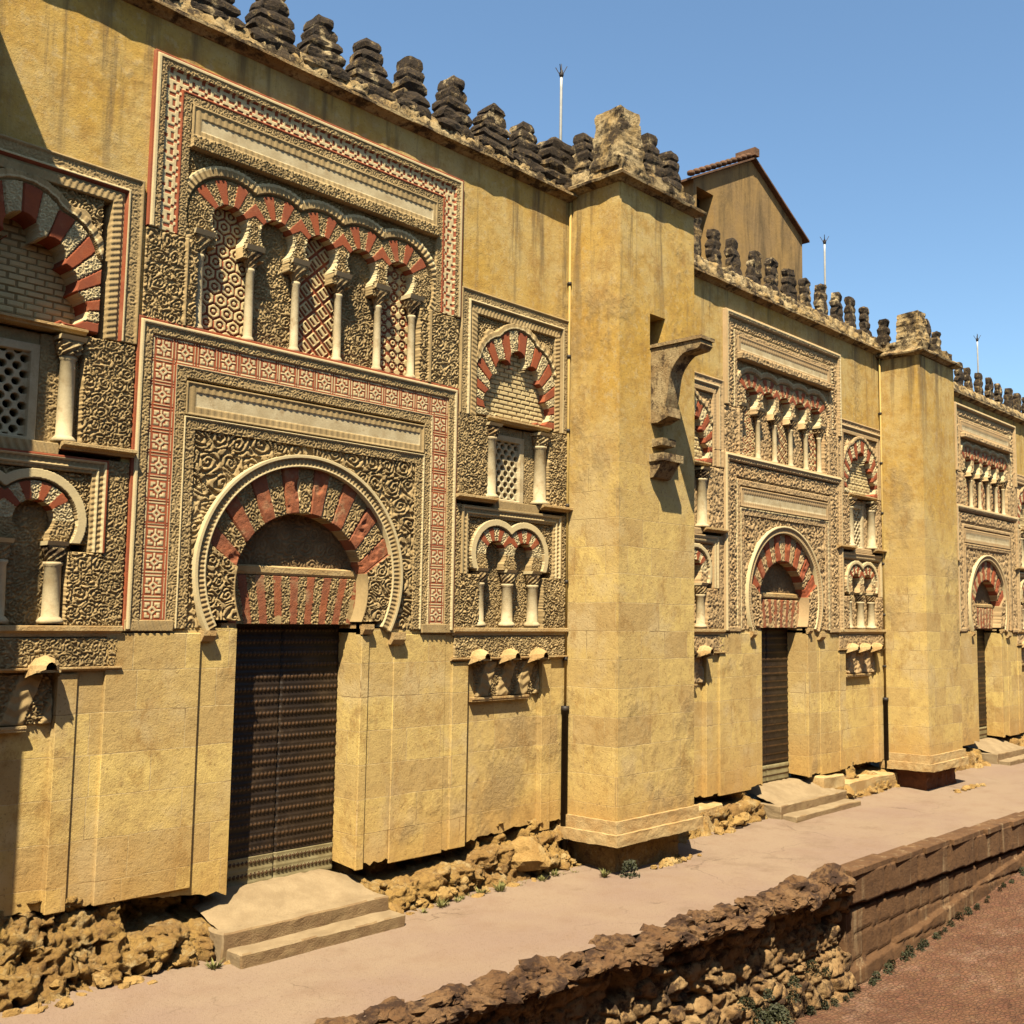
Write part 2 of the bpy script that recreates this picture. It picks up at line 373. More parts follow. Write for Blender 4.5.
def centres(X, Z):
    return (X[:-1, :-1] + X[1:, 1:] + X[1:, :-1] + X[:-1, 1:]) / 4, (Z[:-1, :-1] + Z[1:, 1:] + Z[1:, :-1] + Z[:-1, 1:]) / 4
def rect(name, x0, x1, z0, z1, st, hf, mf=None, mats=('carved',), parent=None, y0=0., yback=.25, f=None, B=None):
    """rectangular relief: hf height towards the viewer, mf material number, f<0 cuts holes"""
    X, Z = grid(x0, x1, z0, z1, st); keep = None
    if f is not None: X, Z, keep = snap(X, Z, f, st)
    H = hf(X, Z) + 0 * X; C = centres(X, Z); cm = (mf(*C) + np.zeros_like(C[0])).astype(int) if mf else None
    return patch(name, X, Z, y0 - H, yback, mats, parent, cm, keep, B['zmap'] if B else None, B['dx'] if B else 0.)
def ring(name, fin, fout, a0, a1, st, hf, mf, mats, parent, y0=0., yback=.25, B=None):
    """fin/fout: (cx, cz, r); angle a0..a1 in degrees, left end first (a0 > a1)"""
    nu = max(6, int(abs(R(a1 - a0)) * fout[2] / st)); nv = max(3, int((fout[2] - fin[2]) / st) + 2)
    A, T = np.meshgrid(np.linspace(R(a0), R(a1), nu), np.linspace(0, 1, nv))
    X = (fin[0] + fin[2] * np.cos(A)) * (1 - T) + (fout[0] + fout[2] * np.cos(A)) * T
    Z = (fin[1] + fin[2] * np.sin(A)) * (1 - T) + (fout[1] + fout[2] * np.sin(A)) * T
    H = hf(A, T, X, Z) + 0 * X; Ac, Tc = centres(A, T); C = centres(X, Z)
    cm = (mf(Ac, Tc, *C) + np.zeros_like(Ac)).astype(int)
    return patch(name, X, Z, y0 - H, yback, mats, parent, cm, None, B['zmap'] if B else None, B['dx'] if B else 0.)

def uframe(name, x0, x1, z0, z1, T, st, prof, mats, parent, y0=0., yback=.25, B=None, closed=False):
    """band of width T along left, top and right sides (and bottom when closed)"""
    def ts(X, Z):
        d = np.stack([X - x0, x1 - X, z1 - Z] + ([Z - z0] if closed else []))
        k = np.argmin(d, 0); return d.min(0), np.where(k >= 2, X, Z)
    X, Z = grid(x0, x1, z0, z1, st)
    # move grid lines so that the inner edge is exact
    xs = X[0].copy(); zs = Z[:, 0].copy()
    for arr, vals in ((xs, (x0 + T, x1 - T)), (zs, (z1 - T,) + ((z0 + T,) if closed else ()))):
        for v in vals: arr[np.argmin(np.abs(arr - v))] = v
    X, Z = np.meshgrid(xs, zs)
    t, s = ts(X, Z); h, _ = prof(t, s, X, Z)
    C = centres(X, Z); tc, sc = ts(*C); _, m = prof(tc, sc, *C)
    return patch(name, X, Z, y0 - h, yback, mats, parent, (m + np.zeros_like(tc)).astype(int), tc < T, B['zmap'] if B else None, B['dx'] if B else 0.)

def inl(t, a, b): return (t >= a) & (t < b)
def squares_mat(s_, t_, n0):
    """red line and cream block medallions; returns 1 where red brick shows"""
    u = np.mod(s_ - n0, .283) / .283 - .5; v = t_ / .30 - .5
    au, av = np.abs(u), np.abs(v); ax = np.maximum(au, av); d = au + av
    red = (au > .46) | inl(au, .36, .41) | inl(av, .35, .40) | (av > .455)
    inner = (au < .36) & (av < .35); mn = np.minimum(au, av)
    star = ~(inl(d, .08, .21) | (inl(ax, .19, .31) & (mn > .10)) | ((mn < .04) & (ax > .20)))
    return np.where(inner, star, red).astype(int)
FRET = np.array([[int(c) for c in r] for r in ("11101", "00101", "11011", "10100", "10111")])
def fret_mat(x, z, p=.041):
    return FRET[np.mod(np.floor(z / p), 5).astype(int), np.mod(np.floor(x / p), 5).astype(int)] ^ 1
def geo_mat(x, z, kind):
    """red interlace on pale brick panels"""
    if kind == 0:
        p = .185; best = np.full(np.shape(x), 9.); sec = best.copy()
        for oz in (0, .866):
            for ox in ((0, 1) if False else (0,)):
                gx = x / p + (.5 if oz else 0); gz = (z / p - oz) / 1.732
                for a in (0, 1):
                    for b in (0, 1):
                        cx = np.floor(gx) + a; cz = np.floor(gz) + b
                        d = np.hypot(gx - cx, (gz - cz) * 1.732)
                        sec = np.where(d < best, best, np.minimum(sec, d)); best = np.minimum(best, d)
        e = sec - best; th = np.arctan2(z, x)
        return (e < .13) | (np.abs(best - .20) < .055)
    if kind == 1:
        u = np.mod(x + z, .27) / .27; v = np.mod(x - z, .27) / .27
        g = (np.minimum(u, 1 - u) < .10) | (np.minimum(v, 1 - v) < .10)
        w = (np.abs(np.abs(u - .5) - .2) < .07) & (np.abs(v - .5) < .28)
        return g ^ w
    u = np.mod(x, .17) / .17 - .5; v = np.mod(z, .17) / .17 - .5
    r = np.hypot(u, v); return (np.abs(r - .34) < .09) | (r < .08) | (np.maximum(np.abs(u), np.abs(v)) > .46) & (np.minimum(np.abs(u), np.abs(v)) < .2)

# ------------------------------------------------------------------ pieces shared by the three bays
def column(parent, x, y, z0, z1, r, B, mat='marble'):
    bm = bmesh.new(); zm = B['zmap'] or (lambda v: v)
    z0, z1 = float(zm(np.array([z0]))[0]), float(zm(np.array([z1]))[0]); x += B['dx']
    lathe(bm, x, y, [(r * 1.5, z0), (r * 1.5, z0 + .035), (r * 1.25, z0 + .06), (r * 1.02, z0 + .08), (r, z0 + (z1 - z0) * .4), (r * .93, z1 - .05), (r * 1.1, z1 - .03), (r * 1.1, z1)], B['seg'])
    return bm_obj('column', bm, mat, parent)
def capital(parent, x, y, z0, z1, r, w, B, mat='eave', bl='cream'):
    """bell with leaf rings, square abacus and a white impost block above"""
    bm = bmesh.new(); zm = B['zmap'] or (lambda v: v)
    z0, z1 = float(zm(np.array([z0]))[0]), float(zm(np.array([z1]))[0]); x += B['dx']; h = z1 - z0
    n = 16; rings = []
    for k, t in enumerate((0, .12, .25, .4, .55, .68)):
        rr = r * (1 + .1 * k) + (w - r * 1.5) * (t / .68) ** 1.6
        ring_ = []
        for a in range(n):
            an = 2 * math.pi * a / n; sq = 1 / max(abs(math.cos(an)), abs(math.sin(an)))
            q = rr * (1 + (min(sq, 1.3) - 1) * t * 1.2) * (1 + (.13 if (a + k) % 2 else -.07) * (0 < k < 5))
            ring_.append(bm.verts.new((x + q * math.cos(an), y + q * math.sin(an), z0 + t * h)))
        rings.append(ring_)
    for a, b in zip(rings, rings[1:]):
        for k in range(n): bm.faces.new((a[k], a[(k + 1) % n], b[(k + 1) % n], b[k]))
    bm.faces.new(rings[0][::-1]); bm.faces.new(rings[-1])
    box(bm, x - w * .92, x + w * .92, y - w * .95, y + w, z0 + .68 * h, z0 + .78 * h, 0)
    q = [(-1.0, .78), (-1.25, .98), (1, .98), (1, .78)]
    prism(bm, [(y + a * w, z0 + b * h) for a, b in q], x - w * 1.12, x + w * 1.12, 1)
    return bm_obj('capital', bm, [mat, bl], parent)

def slab(parent, name, x0, x1, z0, z1, h, B, mat='cream', yb=.2, under=.0):
    """projecting moulded course: fillet above a cavetto"""
    bm = bmesh.new(); zm = B['zmap'] or (lambda v: v)
    z0, z1 = float(zm(np.array([z0]))[0]), float(zm(np.array([z1]))[0]); d = z1 - z0
    prism(bm, [(yb, z0), (-h * .45, z0), (-h * .55, z0 + d * .3), (-h * .95, z0 + d * .5), (-h, z0 + d * .55), (-h, z1 - d * .06), (-h * .94, z1), (yb, z1)], x0 + B['dx'], x1 + B['dx'])
    return bm_obj(name, bm, mat, parent)

def side_panel(bld, cx, tw, B, res, redline, XR=1.21, deep=.125):
    """window panel beside a portal: lobed arch over a lattice, twin arches, corbels and a niche"""
    B = dict(B, dx=B['dx'] + cx); st = res; cs = B['carved']; bw = 'ledge'; rl = 'brick' if redline else cs
    # --- frame of the lobed arch (this mesh is the part itself)
    def prof(t, s, X, Z):
        v = vine(s, t, 0.123, 3); bd = rope(s, t, .07)
        h = np.where(t < .03, .10, np.where(t < .15, .055 + .035 * v, np.where(t < .185, .11, np.where(t < .24, .02, .05 + .02 * bd))))
        m = np.where(inl(t, .15, .185), 1, np.where(inl(t, .185, .205), 2, 0)); return h * .6, m
    part = uframe('window_panel', -1.26, XR, 6.52, 8.49, .35, st, prof, [cs, 'cream', rl], bld, B=B)
    lob = [(0, 7.54, .185), (.31, 7.35, .18), (.45, 7.09, .18), (.55, 6.80, .20)]
    lob += [(-a, b, c) for a, b, c in lob[1:]]
    def sd(x, z):
        d = np.minimum.reduce([np.hypot(x - a, z - b) - c for a, b, c in lob])
        e = (np.hypot(x / .46, (z - 6.72) / .72) - 1) * .5; return np.minimum(d, e)
    def hf(x, z):
        d = sd(x, z); th = np.arctan2(z - 6.62, x) / math.pi * 21
        k = np.floor(th + .5); fr = np.abs(th + .5 - k - .5)
        vs = np.where(np.mod(k, 2) == 0, .035, .025 + .03 * vine(x, z, 0.095, 4)) * (fr < .46)
        hood = .045 + .02 * rope(np.arctan2(z - 6.7, x) * .8, d * 0, .075)
        sp = -.03 + .07 * vine(x, z, 0.16, 1)
        kn = np.hypot(np.abs(x) - .62, z - 7.84); sp = np.where(kn < .11, .09 - .04 * (kn > .05), sp)
        return np.where(d < .33, vs, np.where(d < .355, .0, np.where(d < .45, hood, sp)))
    def mf(x, z):
        d = sd(x, z); k = np.floor(np.arctan2(z - 6.62, x) / math.pi * 21 + .5)
        return np.where((d < .33) & (np.mod(k, 2) == 0), 1, np.where(d < .33, 2, np.where(inl(d, .36, .385), 2, 0)))
    rect('lobed_arch', -.925, .875, 6.56, 8.155, st * .8, hf, mf, [cs, 'brick', 'cream'], part, f=sd, B=B, y0=.01, yback=deep + .1)
    # brick infill behind the arch
    def bh(x, z):
        row = np.floor(z / .075); fx = np.mod(x + .5 * np.mod(row, 2) * .2, .2) / .2; fz = np.mod(z, .075) / .075
        return np.where((fx < .12) | (fz < .22), 0, .018)
    rect('infill', -.78, .78, 6.56, 7.76, st * .8, bh, lambda x, z: (bh(x, z) < .01).astype(int), ['fill', 'joint'], part, y0=deep, yback=deep + .15, B=B)
    slab(part, 'lintel', -.68, .74, 6.50, 6.56, .09, B, bw)
    # --- lattice window between two columns
    rect('carved_jamb', -1.14, -.66, 5.27, 6.52, st, lambda x, z: .02 + .06 * vine(x, z, 0.152, 2), None, [cs], part, B=B)
    rect('carved_jamb', .74, XR - .01, 5.27, 6.5, st, lambda x, z: .02 + .06 * vine(x, z, 0.152, 8), None, [cs], part, B=B)
    rect('carved_strip', -1.3, -1.14, 5.27, 6.52, st, lambda x, z: .03 + .04 * vine(x, z, 0.133, 6), None, [cs], part, B=B)
    lx0, lx1 = -.35 + tw * .4, .24 + tw * .4
    rect('carved_back', -.66, lx0 - .06, 5.25, 6.47, st, lambda x, z: .02 * vine(x, z, 0.128, 7), None, [cs], part, y0=.15, yback=.3, B=B)
    rect('carved_back', lx1 + .08, .74, 5.25, 6.47, st, lambda x, z: .03 * vine(x, z, 0.123, 9), None, [cs], part, y0=.12, yback=.3, B=B)
    rect('carved_back', lx0 - .06, lx1 + .08, 6.33, 6.47, st, lambda x, z: .02 * vine(x, z, 0.123, 9), None, [cs], part, y0=.14, yback=.3, B=B)
    def lat(x, z):
        row = np.floor((z - 5.24) / .0875); u = np.mod(x - lx0 + .5 * np.mod(row, 2) * .15, .15) - .075; v = np.mod(z - 5.24, .0875) - .044
        return np.minimum(np.hypot(u, v * 1.05) - .047, 1)
    def frame_d(x, z): return np.minimum(np.minimum(x - lx0, lx1 - x), np.minimum(z - 5.28, 6.26 - z))
    rect('lattice', lx0 - .05, lx1 + .07, 5.22, 6.33, min(st, .02) * .7 if st < .03 else st * .6, lambda x, z: np.where(frame_d(x, z) > .02, 0, .05), None, ['marble'], part,
         f=lambda x, z: np.where(frame_d(x, z) > .03, lat(x, z), .5), y0=.14, yback=.26, B=B)
    rect('lattice_dark_sheet', lx0 - .04, lx1 + .06, 5.24, 6.3, .3, lambda x, z: 0 * x, None, ['iron'], part, y0=.42, yback=.45, B=B)  # near-black sheet standing in for the shade behind the lattice holes
    for sx in (-.55, .585):
        column(part, sx, .03, 5.27, 6.24, .085 if redline else .105, B); capital(part, sx, .03, 6.24, 6.46, .105, .125, B)
    slab(part, 'cornice', -1.32, -.50, 5.19, 5.27, .15, B, bw); slab(part, 'cornice', .52, XR + .03, 5.19, 5.27, .15, B, bw)
    rect('carved_strip', -.50, .52, 5.12, 5.25, st, lambda x, z: .02 + .02 * rope(x, z), None, [cs], part, B=B)
    # --- twin horseshoe arches
    def prof2(t, s, X, Z):
        bd = rope(s, t, .065)
        h = np.where(t < .045, .115, np.where(t < .10, .05 + .025 * bd, np.where(t < .125, .10, .04 + .02 * bd)))
        return h * .55, np.where(t < .02, 1, np.where(inl(t, .10, .125), 2, np.where(t < .045, 2, 0)))
    uframe('twin_arch_frame', -1.12 + tw * .5, 1.06 + tw * .2, 4.07, 5.12, .165, st, prof2, [cs, rl, 'cream'], part, B=B)
    rect('carved_strip', -1.3, -1.12 + tw * .5, 3.26, 5.13, st, lambda x, z: .02 + .045 * vine(x, z, 0.123, 11), None, [cs], part, B=B)
    rect('carved_strip', 1.06 + tw * .2, XR - .01, 3.26, 5.13, st, lambda x, z: .02 + .045 * vine(x, z, 0.123, 12), None, [cs], part, B=B)
    ac = [tw - .31, tw + .31]
    def sd2(x, z):
        return np.minimum.reduce([np.minimum(np.hypot(x - a, z - 4.40) - .215, np.maximum(np.abs(x - a) - .17, z - 4.30)) for a in ac])
    def near(x): return np.where(np.abs(x - ac[0]) < np.abs(x - ac[1]), ac[0], ac[1])
    def hf2(x, z):
        a = near(x); r = np.hypot(x - a, z - 4.40); th = np.arctan2(z - 4.40, x - a) / math.pi * 11
        k = np.floor(th); red = (np.mod(k, 2) == 0) & (th > 1) & (th < 10)
        vs = np.where(red, .03, .015 + .03 * vine(x, z, 0.085, 4))
        sp = -.02 + .065 * vine(x, z, 0.12, 5)
        return np.where(r < .42, vs, np.where(r < .445, -.02, np.where(r < .55, .055, sp)))
    def mf2(x, z):
        a = near(x); r = np.hypot(x - a, z - 4.40); th = np.arctan2(z - 4.40, x - a) / math.pi * 11
        red = (np.mod(np.floor(th), 2) == 0) & (th > 1) & (th < 10) & (r < .42)
        return np.where(red, 1, np.where((r < .42) & (th > 0) | inl(r, .445, .55), 2, 0))
    rect('twin_arch', -.96 + tw * .5, .9 + tw * .2, 4.16, 4.955, st * .75, hf2, mf2, [cs, 'brick', 'cream'], part, f=sd2, y0=.015, B=B)
    rect('carved_back', -.85 + tw * .4, .78 + tw * .4, 3.26, 4.66, st, lambda x, z: .045 * vine(x, z, 0.136, 5), None, [cs], part, y0=.17, yback=.3, B=B)
    rect('carved_jamb', -1.12 + tw * .5, -.74 + tw * .5, 3.26, 4.07, st, lambda x, z: .02 + .06 * vine(x, z, 0.16, 14), None, [cs], part, B=B)
    rect('carved_jamb', .68 + tw * .4, 1.06 + tw * .2, 3.26, 4.07, st, lambda x, z: .02 + .06 * vine(x, z, 0.16, 15), None, [cs], part, B=B)
    for sx in (-.62 + tw, tw, .56 + tw * .9):
        column(part, sx, .05, 3.28, 3.95, .09, B); capital(part, sx, .05, 3.95, 4.18, .085, .10, B)
    # --- cornice, carved box with shell corbels, lower cornice
    slab(part, 'cornice', -1.29, XR - .01, 3.14, 3.26, .09, B, 'ledge')
    rect('carved_box', -1.25, XR - .05, 2.81, 3.13, st, lambda x, z: .03 + .045 * vine(x, z, 0.128, 21), None, [cs], part, B=B)
    slab(part, 'cornice', -1.31, XR + .01, 2.765, 2.81, .075, B, bw)
    for u in (-.78 + tw * .3, -.15 + tw * .2, .47 + tw * .1):
        bm = bmesh.new(); n = 7; x = u + B['dx']
        for i in range(8):                     # fluted half shell, open below
            t = i / 7; 
            for k in range(n):
                a = math.pi * k / (n - 1); rr = .165 * math.sin(.35 + t * 1.22) * (1 + .04 * (i % 2))
                bm.verts.new((x - math.cos(a) * rr, -.02 - .27 * (1 - t) ** .8, 2.80 + math.sin(a) * rr * 1.35 - .10 * t))
        bm.verts.ensure_lookup_table()
        for i in range(7):
            for k in range(n - 1): bm.faces.new([bm.verts[j] for j in (i * n + k, i * n + k + 1, (i + 1) * n + k + 1, (i + 1) * n + k)])
        box(bm, x - .12, x + .12, -.24, .05, 2.765, 2.79, 0)
        bm_obj('shell_corbel', bm, 'ledge', part)
    # --- carved apron in the niche
    def gore(x, z): return np.minimum(x + .80 - (2.74 - z) * .12, .62 - x) + 0 * z
    rect('carved_apron', -.84, .66, 2.21, 2.74, st, lambda x, z: np.where(np.abs(np.mod(x - (z - 2.2) * .35, .42) - .21) < .12, .045 + .02 * np.abs(np.mod(z * 14 + np.abs(np.mod(x * 8, 2) - 1), 2) - 1), .01 + .06 * vine(x, z, 0.136, 31)), None, [cs], part, y0=.07, yback=.2, f=gore, B=B)
    slab(part, 'ledge', -.86, .36, 2.14, 2.20, .02, B, bw)
    return part

def portal(bld, B, res, tiled):
    st = res; cs = B['carved']; D = B['dx']
    red = 'brick' if tiled else 'carved_pink'; ov = 0 if tiled else .05; HF = .5
    # --- lower frame with square medallions : the part itself
    def prof(t, s, X, Z):
        v = vine(s, t, 0.104, 1); sq = inl(t, .185, .485)
        q = squares_mat(s, np.clip(t - .185, 0, .2999), 6.675 - .30 - 6.4 if False else 3.30) if tiled else (vine(s, t, 0.16, 17) < .5).astype(int)
        h = np.where(t < .03, .10 + ov, np.where(t < .075, .15 + ov, np.where(t < .185, .09 + .045 * v + ov, np.where(sq, .07 - .012 * q, np.where(t < .505, .09, .055 + .045 * vine(s, t, 0.104, 2))))))
        if not tiled: h = np.where(sq, .03 + .13 * vine(s, t, .22, 17), np.where(inl(t, .155, .185), -.14, np.where(inl(t, .485, .505), -.10, h)))
        m = np.where(t < .03, 1, np.where(t < .075, 2, np.where(t < .185, 0, np.where(sq, np.where(q == 1, 3, 4), np.where(t < .505, 2, 0))))); return h * HF, m
    part = uframe('portal', -2.25, 2.71, 3.22, 6.88, .63, st * .85, prof, [cs, 'brick' if tiled else cs, 'cream', red, 'cream' if tiled else cs], bld, B=B)
    rect('frame_foot', -2.24, -1.66, 3.20, 3.33, st, lambda x, z: .045 + .02 * rope(x, z), None, [cs], part, B=B)
    rect('frame_foot', 2.10, 2.70, 3.18, 3.31, st, lambda x, z: .045 + .02 * rope(x, z), None, [cs], part, B=B)
    # --- lower inscription panel
    def insc(x0, x1, z0, z1, wx0, wx1, wz0, wz1, name, hh):
        def hf(x, z):
            inn = (x > wx0) & (x < wx1) & (z > wz0) & (z < wz1)
            e = np.minimum(np.minimum(x - x0, x1 - x), np.minimum(z - z0, z1 - z))
            return np.where(inn, hh - .005, np.where(e < .025, hh + .02, hh + .010 * rope(x, 0 * z, .09)))
        def mf(x, z): return ((x > wx0) & (x < wx1) & (z > wz0) & (z < wz1)).astype(int)
        return rect(name, x0, x1, z0, z1, st * .85, hf, mf, [cs, 'marble'], part, B=B)
    insc(-1.62, 2.07, 5.80, 6.21, -1.49, 1.99, 5.915, 6.09, 'inscription_panel', .03)
    def profi(t, s, X, Z):
        return np.where(t < .02, .055, .025 + .03 * vine(s, t, .114, 6)), np.where(t < .02, 2, 0)
    uframe('inner_frame', -1.63, 2.08, 3.23, 5.78, .145, st, profi, [cs, 'brick' if tiled else cs, 'cream'], part, B=B)
    # --- horseshoe arch: spandrels, hood, voussoirs
    ctr = (.137, 3.943)
    def sdo(x, z): return np.hypot(x - ctr[0], z - ctr[1]) - 1.46
    def sp(x, z):
        worn = sstep(.5, .7, fbm(x * 2.1, z * 2.1, 3)); v = vine(x, z, 0.272, 7)
        return -.02 + (.085 * v) * (1 - .5 * worn) + .05 * worn * (fbm(x * 9, z * 9, 2) - .3)
    rect('spandrel', -1.49, 1.94, 3.24, 5.64, st, sp, None, [cs], part, f=sdo, B=B, y0=.0)
    def hoodh(A, T, X, Z):
        return np.where(T < .16, .06, np.where(T > .72, .085, .045 + .014 * rope(A * 1.5, T * 0, .06))) 
    ring('hood_mould', (*ctr, 1.415), (*ctr, 1.573), 208.5, -28.5, st * .8, hoodh, lambda A, T, X, Z: np.where((T < .16) | (T > .72), 1, 0), [cs, 'cream'], part, B=B, yback=.2)
    N = 15
    def vk(A): return (A - R(14)) / R(152) * N
    def vh(A, T, X, Z):
        k = vk(A); fan = (k > 0) & (k < N); i = np.floor(k); redv = np.mod(i, 2) == 0; fr = np.abs(k - i - .5)
        carv = -.04 + .045 * vine(X, Z, .15, 9)
        rd = -.01 + .03 * (fbm(X * 7, Z * 7, 5) - .5) - .022 * sstep(.62, .7, fbm(X * 3.3, Z * 3.3, 12))
        rd = np.where(np.hypot(X - .03, Z - 5.08) < .06, -.07, rd) if tiled else rd
        e = (T < .05) | (T > .96)
        return np.where(fan, np.where(fr > .46, -.06, np.where(redv, rd, carv)), np.where(e, .04, .005 + .065 * vine(X, Z, 0.208, 10)))
    def vm(A, T, X, Z):
        k = vk(A); return np.where((k > 0) & (k < N) & (np.mod(np.floor(k), 2) == 0), 1, np.where((k > 0) & (k < N) & (np.abs(k - np.floor(k) - .5) > .44), 2, 0))
    ring('horseshoe_arch', (.13, 3.753, 1.0), (.137, 3.943, 1.425), 205, -25, st * .8, vh, vm, [cs, 'brick_worn' if tiled else 'brick', 'cream'], part, B=B, yback=.6)
    # --- tympanum, ledge and lintel
    rect('tympanum', -.95, 1.2, 3.9, 4.85, st, lambda x, z: .03 * vine(x, z, .2, 3), None, ['dark_tympanum'], part, y0=.27, yback=.6, B=B)
    bm = bmesh.new(); prism(bm, [(.5, 3.93), (.22, 3.93), (.205, 3.96), (.20, 4.03), (.225, 4.05), (.5, 4.05)], -.93 + D, 1.19 + D); bm_obj('tympanum_ledge', bm, 'ledge', part)
    def lh(x, z):
        k = (x + .8 - (z - 3.3) * (x - .13) * .25) / .11; i = np.floor(k); return np.where(np.mod(i, 2) == 0, .02, .005 + .045 * vine(x, z, 0.095, 4)) + .012 * fbm(x * 12, z * 12, 3)
    def lm(x, z):
        k = (x + .8 - (z - 3.3) * (x - .13) * .25) / .11; w = fbm(x * 3, z * 3, 8)
        return np.where((np.mod(np.floor(k), 2) == 0) & (w > .36), 1, 0)
    rect('lintel_panel', -.97, 1.22, 3.29, 3.92, st, lh, lm, [cs, 'brick_worn'], part, y0=.245, yback=.62, B=B)
    # --- upper frame with key pattern
    def prof3(t, s, X, Z):
        v = vine(s, t, 0.095, 5); fr = inl(t, .15, .355)
        q = fret_mat(np.where(np.abs(s - X) < 1e-6, X, t), np.where(np.abs(s - X) < 1e-6, t, Z)) if tiled else np.zeros_like(t, int)
        h = np.where(t < .03, .12 + ov, np.where(t < .07, .16 + ov, np.where(t < .15, .12 + .045 * v + ov, np.where(fr, .06 - .015 * q, np.where(t < .385, .085, .05 + .045 * vine(s, t, 0.095, 6))))))
        if not tiled: h = np.where(inl(t, .15, .355), .02 + .13 * vine(s, t, 0.16, 4), h); 
        if not tiled: h = np.where(inl(t, .12, .15), -.14, np.where(inl(t, .355, .385), -.10, h))
        m = np.where(t < .03, 1, np.where(t < .07, 2, np.where(fr, np.where(q == 1, 3, 4), np.where(inl(t, .355, .385), 3 if tiled else 2, 0)))); return h * HF, m
    uframe('upper_frame', -2.21, 2.72, 7.98, 10.16, .49, st * .75, prof3, [cs, 'brick' if tiled else cs, 'cream', red, 'cream' if tiled else cs], part, B=B)
    insc(-1.70, 2.22, 9.27, 9.665, -1.58, 2.14, 9.36, 9.52, 'inscription_panel', .03)
    rect('carved_band', -1.71, 2.23, 9.115, 9.262, st, lambda x, z: .09 + ov + .045 * vine(x, z, 0.104, 8), None, [cs], part, B=B)
    # --- blind arcade of five
    ac = [-1.12 + .677 * k for k in range(5)]; zc = 8.31
    def nearest(x):
        k = np.clip(np.round((x - ac[0]) / .677), 0, 4); return ac[0] + .677 * k
    def sd(x, z):
        a = nearest(x); return np.minimum(np.hypot(x - a, z - zc) - .252, np.maximum(np.abs(x - a) - .185, z - 8.18))
    def ah(x, z):
        a = nearest(x); r = np.hypot(x - a, z - zc); th = np.arctan2(z - zc, x - a) / math.pi * 11
        k = np.floor(th); redv = (np.mod(k, 2) == 0) & (th > 1.5) & (th < 9.5) | inl(th, 2, 3) & (np.abs(x) > 99)
        fan = (th > 1.4) & (th < 9.6)
        vs = np.where(fan, np.where(redv, .035, .015 + .03 * vine(x, z, 0.085, 4)), .02 + .045 * vine(x, z, 0.114, 4))
        sp_ = -.02 + .07 * vine(x, z, 0.136, 5)
        return np.where(r < .565, vs, np.where(r < .60, -.03, np.where(r < .73, .045 + .02 * rope(th * .2, 0 * r, .08), sp_)))
    def am(x, z):
        a = nearest(x); r = np.hypot(x - a, z - zc); th = np.arctan2(z - zc, x - a) / math.pi * 11
        redv = (np.mod(np.floor(th), 2) == 0) & (th > 1.5) & (th < 9.5) & (r < .565)
        return np.where(redv, 1, np.where((r < .285) | inl(r, .69, .73) , 2, 0))
    rect('blind_arcade', -1.72, 2.23, 7.95, 9.115, st * .7, ah, am, [cs, 'brick', 'cream'], part, f=sd, y0=.03, yback=.25, B=B)
    for k, a in enumerate(ac):
        if k % 2 == 0:
            g = (lambda kk: (lambda x, z: geo_mat(x, z, kk)))((0, 1, 2)[k // 2])
            rect('brickwork_panel', a - .335, a + .335, 6.87, 8.6, st * .8, lambda x, z, g=g: np.where(g(x, z), .0, .02), lambda x, z, g=g: g(x, z).astype(int), ['fill', 'brick'], part, y0=.19, yback=.3, B=B)
        else:
            rect('carved_panel', a - .335, a + .335, 6.87, 8.6, st, lambda x, z: .06 * vine(x, z, 0.16, 40), None, [cs], part, y0=.19, yback=.3, B=B)
    for k in range(6):
        x = -1.12 + .677 * (k - .5) if 0 < k < 5 else (-1.475 if k == 0 else 1.865)
        column(part, x, .07, 6.88, 7.84, .055, B); capital(part, x, .07, 7.84, 8.13, .055, .115, B)
    rect('carved_jamb', -2.2, -1.55, 6.87, 7.96, st, lambda x, z: np.where(inl(x, -1.72, -1.68), .07, .02 + .065 * vine(x, z, 0.176, 23)), None, [cs], part, B=B)
    rect('carved_jamb', 1.95, 2.70, 6.87, 7.96, st, lambda x, z: np.where(inl(x, 2.10, 2.15), .07, .02 + .065 * vine(x, z, 0.176, 24)), None, [cs], part, B=B)
    # --- impost blocks on the lower wall
    zmB = dict(B, zmap=None)
    for x0, x1, z0, z1, h in ((-1.30, -1.14, 3.08, 3.21, .12), (1.54, 1.76, 3.02, 3.19, .12), (1.06, 1.22, 3.16, 3.30, .10)):
        bm = bmesh.new(); prism(bm, [(.1, z0), (-h * .5, z0), (-h, z0 + .07), (-h, z1), (.1, z1)], x0 + D, x1 + D); bm_obj('impost_block', bm, 'ledge', part)
    for x0, x1 in ((-1.0, -.80), (1.06, 1.26)):
        bm = bmesh.new(); box(bm, x0 + D, x1 + D, .02, .6, 3.18, 3.30); bm_obj('impost_block', bm, 'ledge', part)
    # --- door: studded plates
    zs0, zs1 = -.03, 3.3
    dst = .0145 if res < .02 else (.035 if res < .035 else .05)
    def dparts(x, z):
        i_ = np.floor(z / .157); u = np.mod(x + .02 * (hash2(i_, i_ * 0, 3) - .5), .058) - .029; v = np.mod(z, .157) - .0785
        return u, v
    def dh(x, z):
        u, v = dparts(x, z); r = np.hypot(u, v * .8)
        stud = np.clip(1 - r / .023, 0, 1) ** .6 * .024 if res < .02 else np.clip(1 - np.abs(v) / .03, 0, 1) * .02
        lap = .010 * np.mod(z, .157) / .157
        return lap + stud + np.where(np.abs(x - .15) < .014, -.03, 0) + .012 * (fbm(x * 5, z * 7, 4) - .5)
    def dm(x, z):
        u, v = dparts(x, z); return np.where((np.hypot(u, v * .8) < .022) if res < .02 else (np.abs(v) < .02), 1, 0)
    rect('door', -.80, 1.06, .31, 3.32, dst, dh, dm, ['wood', 'stud'], part, y0=.49, yback=.56, B=zmB)
